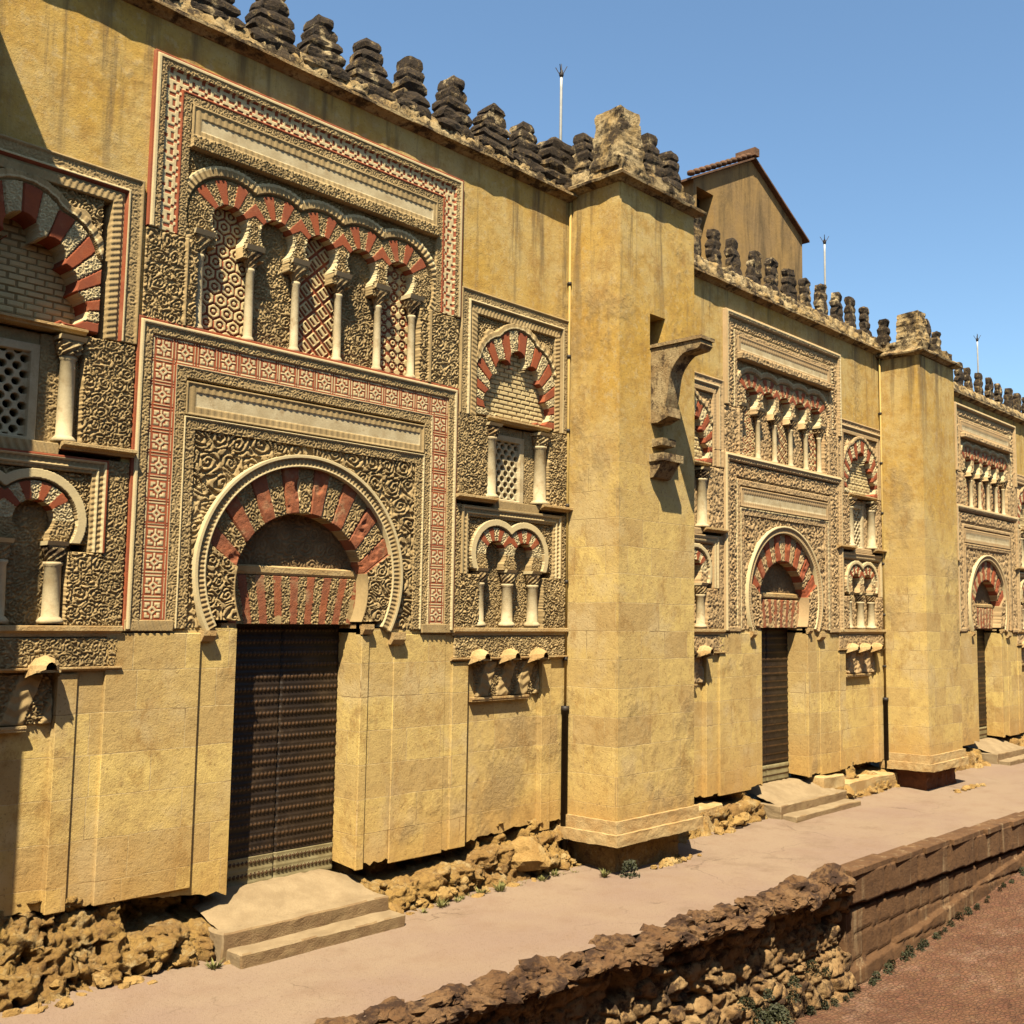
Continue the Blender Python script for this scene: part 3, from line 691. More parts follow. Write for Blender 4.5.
    rect('kick_plate', -.80, 1.06, -.05, .31, dst, dh, lambda x, z: 1 - dm(x, z), ['stud', 'kick'], part, y0=.485, yback=.56, B=zmB)
    return part

# ------------------------------------------------------------------ the mosque
bld = thing('mosque_building', 'long golden stone mosque facade with carved horseshoe portals, buttresses and stepped battlements', 'building')
BAYS = [dict(dx=0., zmap=None, carved='carved', seg=14), dict(dx=12.12, zmap=lambda z: np.where(z > 6.9, 6.85 + (z - 6.9) * .92, z - .02 * (z > 3.3)), carved='carved_pink', seg=10),
        dict(dx=23.93, zmap=lambda z: np.where(z > 6.9, 6.86 + (z - 6.9) * .92, z), carved='carved_pink', seg=8)]
RES = [.0115, .026, .042]
SIDES = [[(-3.57, 0.), (4.0, -.1)], [(-3.5, 0.), (3.80, -.02)], [(-3.5, 0.), (3.75, 0.)]]

# wall with openings (x0, x1, z0, z1, reveal depth)
holes = []
for b, (B, S) in enumerate(zip(BAYS, SIDES)):
    d = B['dx']; t = 10.14 if b == 0 else 9.84
    holes.append((d - 2.2, d + 2.68, 3.24, t, .3)); holes.append((d - .80, d + 1.06, -.25, 3.24, .58))
    for c, tw in S:
        x = d + c; z = lambda v: float(B['zmap'](np.array([v]))[0]) if B['zmap'] else v
        holes.append((x - 1.24, x + (1.17 if c > 0 else 1.22), 2.80, z(8.47), .3)); holes.append((x - .96, x + .64, -.25, 2.80, .075))
def wall_mesh(name, x0, x1, ztop, parent):
    hs = [h for h in holes if h[0] > x0 and h[1] < x1]
    zb = .02
    xs = sorted({x0, x1, *[v for h in hs for v in h[:2]]}); zs = sorted({zb, ztop, *[max(zb, v) for h in hs for v in h[2:4]]})
    xs = [v for i, v in enumerate(xs) if i == 0 or v - xs[i - 1] > 1e-4]
    bm = bmesh.new(); vc = {}
    def V(x, y, z):
        k = (round(x, 4), round(y, 4), round(z, 4))
        if k not in vc: vc[k] = bm.verts.new(k)
        return vc[k]
    for xa, xb in zip(xs, xs[1:]):
        for za, zb_ in zip(zs, zs[1:]):
            mx, mz = (xa + xb) / 2, (za + zb_) / 2
            hh = [h for h in hs if h[0] < mx < h[1] and h[2] < mz < h[3]]
            if not hh: bm.faces.new((V(xa, 0, za), V(xb, 0, za), V(xb, 0, zb_), V(xa, 0, zb_)))
    for h in hs:
        za = max(zb, h[2]); d = h[4]
        for x in h[:2]: bm.faces.new((V(x, 0, za), V(x, d, za), V(x, d, h[3]), V(x, 0, h[3])))
        if d > .05:
            if not (h[3] > 2.7 and h[3] < 3.3): bm.faces.new((V(h[0], 0, h[3]), V(h[1], 0, h[3]), V(h[1], d, h[3]), V(h[0], d, h[3])))
        if abs(d - .075) < .01: bm.faces.new((V(h[0], d, za), V(h[1], d, za), V(h[1], d, h[3]), V(h[0], d, h[3])))
    # top and back make it a solid block
    bm.faces.new((V(x0, 1.6, zb), V(x0, 1.6, ztop), V(x1, 1.6, ztop), V(x1, 1.6, zb)))
    bm.faces.new((V(x0, 0, ztop), V(x1, 0, ztop), V(x1, 1.6, ztop), V(x0, 1.6, ztop)))
    for v in bm.verts:
        if abs(v.co.z - zb) < .001: v.co.z += .20 * max(0., min(1., (-.9 - v.co.x) / 1.6)) * (v.co.x < 0) + .10 * max(0., min(1., (v.co.x - 2.9) / .6)) * (2.9 < v.co.x < 5.4)
    be = [e for e in bm.edges if all(v.co.z < .26 for v in e.verts) and abs(e.verts[0].co.y) < .09 and abs(e.verts[1].co.y) < .09 and abs(e.verts[0].co.x - e.verts[1].co.x) > .2]
    for e in be: bmesh.ops.subdivide_edges(bm, edges=[e], cuts=max(2, int(e.calc_length() / .07)))
    for v in bm.verts:
        if v.co.z < .26 and len(v.link_edges) == 2: v.co.z += .05 * mnoise.noise((v.co.x * 3, 1, 1)) + .045 * mnoise.noise((v.co.x * 11, 2, 1)) + .03
    me = bpy.data.meshes.new(name); bm.to_mesh(me); bm.free(); me.materials.append(MAT['wall'])
    return link(name, me, parent)
ZT = [10.60, 10.27, 10.06]
XB = [(-6.7, -4.62), (5.22, 7.33), (17.0, 19.08), (28.9, 31.0)]
wall_mesh('wall', -20, 6.2, ZT[0], bld); wall_mesh('wall', 6.2, 18.0, ZT[1], bld); wall_mesh('wall', 18.0, 60, ZT[2], bld)

def eave_and_parapet(x0, x1, y0, zt, name_h=.25):
    bm = bmesh.new(); n = max(2, int((x1 - x0) / .12)); prev = None
    for i in range(n + 1):
        x = x0 + (x1 - x0) * i / n; j = .022 * (mnoise.noise((x * 2.7, y0, zt)) + .5 * mnoise.noise((x * 9, 3, zt)))
        pr = [(y0 + .3, zt), (y0 - .02, zt), (y0 - .10, zt + .04), (y0 - .18 + j, zt + .06), (y0 - .18 + j, zt + .10 + j * .5), (y0 - .05, zt + .17 + j), (y0 + .3, zt + .18)]
        row = [bm.verts.new((x, a, b)) for a, b in pr]
        if prev: 
            for k in range(len(pr)): bm.faces.new((prev[k], row[k], row[(k + 1) % len(pr)], prev[(k + 1) % len(pr)]))
        else: bm.faces.new(row)
        prev = row
    bm.faces.new(prev[::-1]); bm_obj('eave_cornice', bm, 'eave', bld)
    # rubble parapet
    st = .05 if x0 < 8 else .09
    X, Z = grid(x0 + .01, x1 - .01, zt + .15, zt + .17 + name_h, st)
    s, i_ = cells_stone(X, Z, .19, 3); tt = (Z - Z.min()) / (Z.max() - Z.min())
    Z = Z + np.where(tt > .99, .05 * (fbm(X * 4, Z * 0, 2) - .4), 0)
    Y = y0 + .02 - .05 * s * (.3 + i_) - .10 * fbm(X * 6, Z * 6, 1) - .05 * fbm(X * 20, Z * 20, 2) + .12 * tt
    patch('parapet', X, Z, Y, y0 + .62, ['parapet'], bld)
eave_and_parapet(-20, 5.2, 0., ZT[0]); eave_and_parapet(7.34, 16.99, 0., ZT[1], .32); eave_and_parapet(19.09, 48, 0., ZT[2], .26)

def merlon_mesh(w, h, th, steps, seed, tap=.8, mat='merlon'):
    """stepped battlement, weather-eaten"""
    r = random.Random(seed); bm = bmesh.new()
    zs = [0]; ws = []
    for k in range(steps):
        t = k / steps; ws.append(w * (1 - tap * t))
        zs.append(h * (k + 1) / steps)
    nz = 0
    for k in range(steps):
        z0, z1 = zs[k], zs[k + 1]; ww = ws[k] / 2; tt = th / 2 * (1 - .12 * k / steps)
        lay = (.97, 1.0, .99, .94) if th > .6 else (.86, 1.02, 1.0, .80)
        parts = [(z0, ww * lay[0], tt * lay[0]), (z0 + (z1 - z0) * .35, ww * lay[1], tt), (z0 + (z1 - z0) * .75, ww * lay[2], tt), (z1 + .012, ww * lay[3], tt * (.5 + .5 * lay[3]))]
        prev = None
        for (z, a, b) in parts:
            ring_ = []; n = 5
            pts = [(-a + 2 * a * i / n, -b) for i in range(n)] + [(a, -b + 2 * b * i / n) for i in range(n)] + [(a - 2 * a * i / n, b) for i in range(n)] + [(-a, b - 2 * b * i / n) for i in range(n)]
            for (x, y) in pts:
                q = mnoise.noise_vector((x * 5 + seed * 3.7, y * 5, z * 6)) * .05
                ring_.append(bm.verts.new((x + q.x, y + q.y, z + q.z * .5)))
            if prev:
                for i in range(len(pts)): bm.faces.new((prev[i], prev[(i + 1) % len(pts)], ring_[(i + 1) % len(pts)], ring_[i]))
            else: bm.faces.new(ring_[::-1])
            prev = ring_
        bm.faces.new(prev)
    me = bpy.data.meshes.new('merlon'); bmesh.ops.recalc_face_normals(bm, faces=bm.faces); bm.to_mesh(me); bm.free(); me.materials.append(MAT[mat]); return me
variants = {}
TAP = dict(big=.82, wide=.5, slim=.42, corner=.42)
for key, (w, h, th, s) in {'big': (.70, .86, .36, 5), 'wide': (.86, .80, .5, 4), 'slim': (.40, .80, .17, 4), 'corner': (.70, 1.0, .66, 5)}.items():
    variants[key] = [merlon_mesh(w, h, th, s, i * 5 + len(key), TAP[key], 'parapet' if key == 'corner' else 'merlon') for i in range(8)]
def merlon(key, x, y, z, rz=0., sc=1.):
    o = bpy.data.objects.new('merlon', rnd.choice(variants[key])); col.objects.link(o); o.parent = bld
    o.location = (x, y, z); o.rotation_euler = (rnd.uniform(-.05, .05), rnd.uniform(-.06, .06), rz + rnd.choice((0, math.pi)) + rnd.uniform(-.04, .04)); o.scale = (sc * rnd.uniform(.88, 1.08), sc * rnd.uniform(.9, 1.1), sc * rnd.uniform(.88, 1.08))
for x in [-3.95, -3.12, -2.30, -1.42, -.60, .22, 1.02, 1.78, 2.60, 3.43, 4.20]: merlon('big', x, .16, 10.88)
merlon('wide', 4.95, .18, 10.85)
for k in range(13): merlon('slim', 7.65 + k * .755, .22, 10.74, 0, 1.04)
for k in range(12): merlon('slim', 19.45 + k * .83, .22, 10.40, 0, 1.0)

def buttress(i, x0, x1, zt, mats='wall', detail=True):
    y1 = -1.136; bm = bmesh.new()
    hx = (6.03, 6.46, 7.98, 8.62) if i == 1 else None
    xs = [x0, x1]; zs = [.2, zt]
    if hx: xs = [x0, hx[0], hx[1], x1]; zs = [.2, hx[2], hx[3], zt]
    vc = {}
    def V(x, y, z):
        k = (round(x, 4), round(y, 4), round(z, 4))
        if k not in vc: vc[k] = bm.verts.new(k)
        return vc[k]
    for a, b in zip(xs, xs[1:]):
        for c, d in zip(zs, zs[1:]):
            if hx and a == hx[0] and c == hx[2]: continue
            bm.faces.new((V(a, y1, c), V(b, y1, c), V(b, y1, d), V(a, y1, d)))
    for c, d in zip(zs, zs[1:]):
        bm.faces.new((V(x0, .05, c), V(x0, y1, c), V(x0, y1, d), V(x0, .05, d))); bm.faces.new((V(x1, y1, c), V(x1, .05, c), V(x1, .05, d), V(x1, y1, d)))
    bm.faces.new([V(x, y1, zt) for x in xs] + [V(x1, .05, zt), V(x0, .05, zt)])
    bm.faces.new([V(x, y1, .2) for x in xs][::-1] + [V(x0, .05, .2), V(x1, .05, .2)])
    if hx:
        a, b, c, d = hx; yb = y1 + .8
        bm.faces.new((V(a, y1, c), V(a, yb, c), V(a, yb, d), V(a, y1, d))); bm.faces.new((V(b, yb, c), V(b, y1, c), V(b, y1, d), V(b, yb, d)))
        bm.faces.new((V(a, y1, d), V(a, yb, d), V(b, yb, d), V(b, y1, d))); bm.faces.new((V(a, yb, c), V(a, y1, c), V(b, y1, c), V(b, yb, c)))
        bm.faces.new((V(a, yb, c), V(b, yb, c), V(b, yb, d), V(a, yb, d)))
    be = [e for e in bm.edges if all(abs(v.co.y - y1) < .01 and min(abs(v.co.x - x0), abs(v.co.x - x1)) < .01 for v in e.verts)]
    bmesh.ops.bevel(bm, geom=be, offset=.025, segments=2, affect='EDGES')
    b = bm_obj('buttress', bm, mats, bld)
    # cornice with return, parapet
    bm = bmesh.new(); j = 0
    def ringpts(o, z): return [(x0 - o, .3, z), (x0 - o, y1 - o, z), (x1 + o, y1 - o, z), (x1 + o, .3, z)]
    lv = [(0.02, zt), (.09, zt + .04), (.16, zt + .06), (.17, zt + .10), (.05, zt + .18)]
    rows = [[bm.verts.new(p) for p in ringpts(o, z)] for o, z in lv]
    for a, c in zip(rows, rows[1:]):
        for k in range(3): bm.faces.new((a[k], a[k + 1], c[k + 1], c[k]))
    bm.faces.new(rows[0][::-1]); bm.faces.new(rows[-1])
    bmesh.ops.subdivide_edges(bm, edges=[e for e in bm.edges if e.calc_length() > .5], cuts=12, use_grid_fill=True)
    for v in bm.verts:
        if v.co.z > zt + .05: q = mnoise.noise_vector(v.co * 3.1) * .03; v.co += q
    bm_obj('cornice', bm, 'eave', b)
    bm = bmesh.new(); box(bm, x0 + .01, x1 - .01, y1 + .01, .62, zt + .15, zt + .40)
    bmesh.ops.subdivide_edges(bm, edges=bm.edges[:], cuts=9, use_grid_fill=True)
    bmesh.ops.subdivide_edges(bm, edges=bm.edges[:], cuts=1, use_grid_fill=True)
    for v in bm.verts:
        q = mnoise.noise_vector(v.co * 2.6) * .06 + mnoise.noise_vector(v.co * 7.) * .04; v.co += q
    bm_obj('parapet', bm, 'parapet', b)
    # base ledge in two courses over an undercut foot
    def course(o, za, zb_, nm, mt, amp):
        bm = bmesh.new(); box(bm, x0 - o, x1 + o, y1 - o, .1, za, zb_)
        bmesh.ops.subdivide_edges(bm, edges=bm.edges[:], cuts=7, use_grid_fill=True); bmesh.ops.subdivide_edges(bm, edges=bm.edges[:], cuts=1, use_grid_fill=True)
        for v in bm.verts:
            q = mnoise.noise_vector(v.co * .9) * amp * .5 + mnoise.noise_vector(v.co * 9.) * amp * .6; q.x *= .6; v.co += q
        bm_obj(nm, bm, mt, b)
    course(.05, .04, .24, 'base_ledge', 'ledge', .018); course(.11, -.14, .045, 'base_ledge', 'ledge', .022)
    course(-.20 if i == 1 else -.15, -.75, -.1, 'foot', 'found' if i == 1 else 'red_plinth', .07)
    return b
BT = []
for i, (x0, x1) in enumerate(XB): BT.append(buttress(i, x0, x1, (10.72, 10.70, 10.14, 9.95)[i]))
# battlements of the buttresses
for i, zt in ((0, 11.04), (1, 11.02), (2, 10.46), (3, 10.25)):
    x0, x1 = XB[i]; k = 'corner'
    merlon(k, x0 + .36, -.78, zt, 0, 1. if i < 2 else .9); s = 'big' if i < 2 else 'slim'
    merlon(s, x0 + 1.12, -.84, zt); merlon(s, x1 - .42, -.84, zt - .06)
    merlon(s, x0 + .30, .0, zt, math.pi / 2)
# stone bracket of the old spout on the first buttress
bm = bmesh.new(); y = -1.136; x0, x1 = 6.06, 6.40
pts = [(y + .3, 7.99), (y - 1.02, 8.02), (y - 1.04, 7.93), (y - .98, 7.87)]
for k in range(11):
    a = k / 10; pts.append((y - .95 +   .66 * a ** .38 - .02 * math.sin(a * 9), 7.86 - .88 * a ** 1.5))
pts += [(y - .36, 6.96), (y - .38, 6.80), (y - .15, 6.72), (y + .3, 6.72)]
prism(bm, pts, x0, x1)
box(bm, x0 - .03, x1 + .03, y - 1.06, y + .1, 8.012, 8.07, 0)
prism(bm, [(y + .2, 6.30), (y - .22, 6.34), (y - .24, 6.46), (y + .2, 6.46)], x0 + .03, x1 + .06); box(bm, x0 - .05, x1 + .16, y - .32, y + .2, 6.06, 6.19)
prism(bm, [(y + .2, 5.74), (y - .08, 5.80), (y - .28, 6.06), (y + .2, 6.06)], x0 - .02, x1 + .12)
bm_obj('spout_bracket', bm, 'bracket', BT[1])

PORT = []
for b, (B, S) in enumerate(zip(BAYS, SIDES)):
    VST[0] = RES[b]
    pt = portal(bld, B, RES[b], b == 0); PORT.append(pt)
    for c, tw in S: side_panel(bld, c, tw, B, RES[b], b == 0 and c < 0, 1.21 if c > 0 else (1.31 if b == 0 else 1.25), .34 if b == 0 and c < 0 else .125)
pt = None
# flat strips of the lower wall (pilasters) – slightly proud courses beside doors and niches
for b, (B, S) in enumerate(zip(BAYS, SIDES)):
    d = B['dx']
    for x0, x1, z1, h in ((-2.42, -1.295, 3.18, .045), (1.07, 1.20, 3.14, .03), (1.64, 2.60, 3.16, .012)):
        bm = bmesh.new(); box(bm, d + x0, d + x1, -h, .02, .2 if d + x0 < -1 else .0, z1, 0, .008); bm_obj('pilaster_strip', bm, 'wall', bld)
    for c, tw in S:
        for xa, xb, h in ((-1.28, -.965, .035), (.645, .86, .03)): bm = bmesh.new(); box(bm, d + c + xa, d + c + xb, -h, .02, .2 if d + c < -1 else .03, 2.735, 0, .006); bm_obj('pilaster_strip', bm, 'wall', bld)

# roof behind the battlements
bm = bmesh.new(); prism(bm, [(.5, 10.0), (.5, 10.15), (9, 12.3), (18, 10.1), (18, 9.9)], -20, 60)
prism(bm, [(17.5, -1), (17.5, 10.0), (17.9, 10.0), (17.9, -1)], -20, 60)
bm_obj('roof', bm, 'tile', bld)

# eroded foundation below the overhanging wall foot
def foundation(x0, x1, st, amp, seed):
    n = int((x1 - x0) / st); m = max(8, int(1.35 / st))
    U, T = np.meshgrid(np.linspace(x0, x1, n), np.linspace(0, 1, m))
    w1 = U + .10 * (fbm(U * 3, T * 4, seed + 5) - .5); w2 = T * 1.3 + .10 * (fbm(U * 3, T * 4, seed + 6) - .5)
    s, idv = cells_stone(w1, w2, .55, seed); s2, id2 = cells_stone(w1 + 4, w2, .15, seed + 1)
    lump = fbm(U * .8, T * 1.0, seed + 2); rough = fbm(U * 9, T * 11, seed + 3) + .6 * fbm(U * 26, T * 30, seed + 4); rdg = 1 - 2.4 * np.abs(fbm(U * 3.4, T * 4.2, seed + 8) - .47); pit = sstep(.52, .62, fbm(U * 5.5, T * 6, seed + 9))
    top = .16 + .20 * np.clip((-.9 - U) / 1.6, 0, 1) * (U < 0) + .12 * np.clip((U - 2.9) / .6, 0, 1) * (U < 5.4)
    top = top + .0 * sstep(.55, .68, fbm(U * 1.7, U * 0 + 3, seed + 4)); Zb = -.74 + T * (top + .74)
    cav = sstep(.60, .76, T + .9 * (lump - .50)) * (1 - .8 * sstep(.55, .68, fbm(U * 1.7, U * 0 + 3, seed + 4)))           # hollow under the wall foot
    out = .06 + .42 * (1 - T) ** 1.3 * (.4 + 1.2 * lump)
    Y = -(out * (1 - cav) - .34 * cav + amp * (.11 * s * (.2 + idv) * (.4 + .6 * idv) + .05 * s2 * id2 + .15 * (rough - .7) + .16 * (rdg - .6) - .16 * pit) - .12)
    X = U + .05 * (fbm(U * 4, T * 6, 9) - .5); Z = Zb + (.09 * (s - .5) * (idv - .3) + .12 * (rough - .7)) * (1 - cav) * sstep(1., .75, T)
    Z[-1, :] = top[-1, :]; Y[-1, :] = .45
    patch('foundation', X, Z, Y, .9, ['found'], bld)
foundation(-9, -.98, .022, 1., 2); foundation(1.22, 5.25, .022, .9, 5); foundation(7.3, 11.1, .04, .55, 8); foundation(14.0, 17.05, .04, .55, 9); foundation(19, 22.9, .07, .5, 11); foundation(25.7, 32, .07, .5, 12)
for x0, x1, z0, z1, y in ((8.6, 9.7, -.6, -.12, -.14), (13.55, 14.5, -.62, -.02, -.2), (14.55, 17.15, -.66, -.22, -.26)):
    bm = bmesh.new(); box(bm, x0, x1, y, .3, z0, z1, 0, .03)
    bmesh.ops.subdivide_edges(bm, edges=[e for e in bm.edges if e.calc_length() > .25], cuts=5, use_grid_fill=True)
    for v in bm.verts: v.co += mnoise.noise_vector(v.co * 2.3) * .05
    bm_obj('foundation_block', bm, 'ledge', bld)

# ------------------------------------------------------------------ gabled building behind
g = thing('gabled_building', 'tall streaked plain gable with dark window rising behind the battlements', 'building', (18.9, 5, 9.5))
yg = 5.; xc, hw, ze, za = 18.9, 3.05, 16.02, 17.62
bm = bmesh.new()
def GV(x, z, y=yg): return bm.verts.new((x, y, z))
wx0, wx1, wz0, wz1 = 16.0, 16.85, 13.2, 15.85
xs = [xc - hw, wx0, wx1, xc, xc + hw]
def zr(x): return za - (za - ze) * abs(x - xc) / hw
for a, c in zip(xs, xs[1:]):
    if a == wx0:
        bm.faces.new((GV(a, 9.5), GV(c, 9.5), GV(c, wz0), GV(a, wz0))); bm.faces.new((GV(a, wz1), GV(c, wz1), GV(c, zr(c)), GV(a, zr(a))))
    else: bm.faces.new((GV(a, 9.5), GV(c, 9.5), GV(c, zr(c)), GV(a, zr(a))))
for x in (xc - hw, xc + hw): bm.faces.new((GV(x, 9.5), GV(x, 9.5, 24), GV(x, ze, 24), GV(x, ze)))
for x in (wx0, wx1): bm.faces.new((GV(x, wz0), GV(x, wz0, yg + .6), GV(x, wz1, yg + .6), GV(x, wz1)))
bm.faces.new((GV(wx0, wz1), GV(wx1, wz1), GV(wx1, wz1, yg + .6), GV(wx0, wz1, yg + .6))); bm.faces.new((GV(wx0, wz0), GV(wx1, wz0), GV(wx1, wz0, yg + .6), GV(wx0, wz0, yg + .6)))
bmesh.ops.remove_doubles(bm, verts=bm.verts, dist=.001); bm_obj('wall', bm, 'gable', g)
bm = bmesh.new(); box(bm, wx0 + .001, wx1 - .001, yg + .5, yg + .58, wz0, wz1); bm_obj('window', bm, 'iron', g)  # near-black panel standing in for the unlit inside of the opening
bm = bmesh.new()
for sx in (-1, 1):
    a = [(xc, za + .02), (xc + sx * (hw + .22), ze - .10), (xc + sx * (hw + .22), ze - .04), (xc, za + .08)]
    f0 = [bm.verts.new((x, yg - .16, z)) for x, z in a]; f1 = [bm.verts.new((x, 24, z)) for x, z in a]
    bm.faces.new(f0); bm.faces.new(f1[::-1])
    for k in range(4): bm.faces.new((f0[k], f0[(k + 1) % 4], f1[(k + 1) % 4], f1[k]))
rf = bm_obj('roof', bm, 'tile', g)
bm = bmesh.new()
for k in range(13):                 # verge tiles up the left rake
    t = k / 12; x = xc - (hw + .2) * (1 - t); z = ze - .02 + (za - ze + .1) * t + .12
    lathe(bm, x, yg - .06, [(.05, z - .08), (.115, z - .06), (.115, z + .02), (.05, z + .06)], 8)
box(bm, xc - .12, xc + .12, yg - .22, yg + .5, za + .1, za + .34); bm_obj('verge_tiles', bm, 'tile', rf)

# ------------------------------------------------------------------ unseen houses across the street, added to keep sky light off the facade
a = -34
while a < 62:
    b = a + rnd.uniform(8, 12); zt_ = 8.6 + rnd.uniform(-1, .8)
    hs = thing('sky_screen_house', 'unseen ochre house across the street, added to hold sky light off the mosque', 'house', ((a + b) / 2, -15, -2.5), 'unseen houses added across the street')
    bm = bmesh.new(); box(bm, a + .01, b - .01, -27, -14.6, -2.7, zt_); bm_obj('wall', bm, 'house', hs)
    bm = bmesh.new(); prism(bm, [(-27.2, zt_), (-20.8, zt_ + 1.8), (-14.4, zt_), (-14.4, zt_ - .08), (-27.2, zt_ - .08)], a, b - .02); bm_obj('roof', bm, 'tile', hs)
    x = a + 1.2
    while x < b - 1.6:
        for z in (-1., 2.4, 5.4): bm = bmesh.new(); box(bm, x, x + 1.05, -14.65, -14.55, z, z + 1.7); bm_obj('shutter', bm, 'wood', hs)
        x += 3.1
    a = b

# ------------------------------------------------------------------ rods and pipes
for lab, x, z1 in (('nearest thin lightning rod with pronged tip, above the first bay of battlements', 8.16, 15.42), ('middle thin lightning rod with small tip, right of the gabled roof', 19.78, 15.0), ('farthest thin lightning rod, above the small battlements at far right', 31.7, 14.55)):
    t = thing('lightning_rod', lab, 'lightning rod', (x, 3, 10.3), 'lightning rods on the mosque roof')
    bm = bmesh.new(); lathe(bm, x, 3, [(.035, 10.3), (.03, z1 - .5), (.028, z1 - .25)], 8); bm_obj('pole', bm, 'rod', t)
    bm = bmesh.new(); lathe(bm, x, 3, [(.03, z1 - .26), (.05, z1 - .22), (.05, z1 - .16), (.014, z1 - .1), (.006, z1 + .05)], 8)
    for a in range(4):
        an = a * math.pi / 2 + .5; dx, dy = math.cos(an), math.sin(an)
        v = [bm.verts.new((x + dx * r_ + q[0], 3 + dy * r_ + q[1], z)) for r_, z in ((.03, z1 - .2), (.13, z1 - .02)) for q in ((.008, 0), (-.008, 0.008), (0, -.01))]
        for i in range(3): bm.faces.new((v[i], v[(i + 1) % 3], v[3 + (i + 1) % 3], v[3 + i]))
    bm_obj('tip', bm, 'iron', t)
def drainpipe(lab, x, y, ztop, zc, zbot, up):
    t = thing('drainpipe', lab, 'drainpipe', (x, y, zbot), 'drainpipes in the buttress corners')
    bm = bmesh.new(); lathe(bm, x, y, [(.022, zc), (.022, ztop)], 12); bm_obj('upper_pipe', bm, up, t)
    bm = bmesh.new(); lathe(bm, x, y, [(.058, zbot), (.058, zc - .06), (.072, zc - .06), (.072, zc + .03), (.05, zc + .03)], 12); bm_obj('lower_pipe', bm, 'iron', t)
    z = zc + .8
    while z < ztop - .2:
        bm = bmesh.new(); lathe(bm, x, y, [(.023, z - .03), (.036, z - .025), (.036, z + .025), (.023, z + .03)], 10); box(bm, x - .015, x + .015, y, .02, z - .02, z + .02)
        bm_obj('clamp', bm, 'iron', t); z += 1.28
drainpipe('thin buff drainpipe with black iron foot in the corner of the near buttress', 5.18, -.05, 10.58, 1.95, -.62, 'pipe')
drainpipe('distant drainpipe with black iron foot beside the second buttress', 16.94, -.065, 10.2, 1.55, -.62, 'pipe')

# ------------------------------------------------------------------ steps
def steps(x, lab, w, z0, s):
    t = thing('stone_steps', lab, 'steps', (x, -.4, z0), 'steps before the portal doors')
    for nm, a, b, y0_, y1_, za, zb in (('lower_step', -1.10, 1.27, -.84, -.40, z0 - .05, z0 + .165), ('upper_step', -1.16, 1.24, -.52, .30, z0 - .05, z0 + .345)):
        bm = bmesh.new(); fs = box(bm, x + a * s, x + b * s, y0_, y1_, za, zb, 0, .018)
        bmesh.ops.subdivide_edges(bm, edges=[e for e in bm.edges if e.calc_length() > .1], cuts=6, use_grid_fill=True)
        bmesh.ops.subdivide_edges(bm, edges=[e for e in bm.edges if e.calc_length() > .2], cuts=2, use_grid_fill=True)
        for v in bm.verts: v.co += mnoise.noise_vector(v.co * 3.) * .014 + mnoise.noise_vector(v.co * 11.) * .008
        bm.normal_update()
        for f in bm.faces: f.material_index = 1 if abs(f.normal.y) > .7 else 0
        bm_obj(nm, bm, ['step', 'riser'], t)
    bm = bmesh.new(); n = 14
    X = np.linspace(x - 1.10 * s, x + 1.22 * s, 30); Y = np.linspace(-.36, .6, n)
    vs = [[bm.verts.new((xx, yy, z0 + .33 + .27 * min(1., (yy + .36) / .62) * (1 - .5 * max(0., (abs(xx - x) - .85 * s) / (.37 * s))) + .02 * mnoise.noise((xx * 3, yy * 4, 1)) + .02 * mnoise.noise((xx * 9, yy * 11, 1)))) for xx in X] for yy in Y]
    for a, b in zip(vs, vs[1:]):
        for k in range(29): bm.faces.new((a[k], a[k + 1], b[k + 1], b[k]))
    lo = [bm.verts.new((xx, -.36, z0)) for xx in X]
    for k in range(29): bm.faces.new((lo[k], lo[k + 1], vs[0][k + 1], vs[0][k]))
    bm_obj('threshold', bm, 'step', t, True)
steps(.03, 'worn two-step stone stair before the nearest studded door', 1, -.62, 1.)
steps(12.55, 'pale two-step stone stair before the middle portal door', 1, -.66, 1.18)
steps(24.4, 'small far two-step stair before the last portal at right', 1, -.64, 1.1)

# ------------------------------------------------------------------ rocks and weeds
def rock_mesh(seed, sub=3):
    bm = bmesh.new(); bmesh.ops.create_icosphere(bm, subdivisions=sub, radius=1)
    for v in bm.verts:
        p = v.co.copy(); d = Vector((seed * 7.3, seed * 1.9, 0))
        cell = mnoise.voronoi(p * 1.1 + d)[0]
        v.co *= .72 + .33 * mnoise.noise(p * 1.2 + d) + .18 * mnoise.noise(p * 3 + d) + .28 * (cell[1] - cell[0]) + (.08 if seed < 20 else .16) * mnoise.noise(p * 8 + d)
    for ax in range(7 if seed < 20 else 0):                                  # broken flat faces
        nn = Vector((random.Random(seed * 31 + ax).gauss(0, 1), random.Random(seed * 17 + ax).gauss(0, 1), random.Random(seed * 13 + ax).gauss(0, 1))).normalized(); lim = .48 + .06 * (ax % 3)
        for v in bm.verts:
            e = v.co.dot(nn) - lim
            if e > 0: v.co -= nn * e * .85
    me = bpy.data.meshes.new('rock'); bm.to_mesh(me); bm.free(); me.materials.append(MAT['rock']); return me
RK = [rock_mesh(i) for i in range(9)]
def rock(x, y, z, s, lab, grp):
    o = bpy.data.objects.new('rock', RK[rnd.randrange(9)]); col.objects.link(o)
    o.location = (x, y, z); q = rnd.uniform
    o.scale = (s * q(.9, 1.5), s * q(.8, 1.1), s * q(.55, .95)); o.rotation_euler = (q(-.4, .4), q(-.4, .4), q(0, 6.3))
    tag(o, lab, 'rock', grp)
GR = 'fallen stones along the wall foot'
L1 = 'rough ochre stone fallen under the wall, left of the nearest steps'
for k in range(14):
    x = -3.4 + 2.4 * (k + rnd.random()) / 14; q = rnd.random(); rock(x, -.24 - q * .40, -.40 - .21 * min(1., q * 2), rnd.uniform(.06, .15), L1, GR)
L2 = 'rough ochre stone lying between the nearest steps and the near buttress'
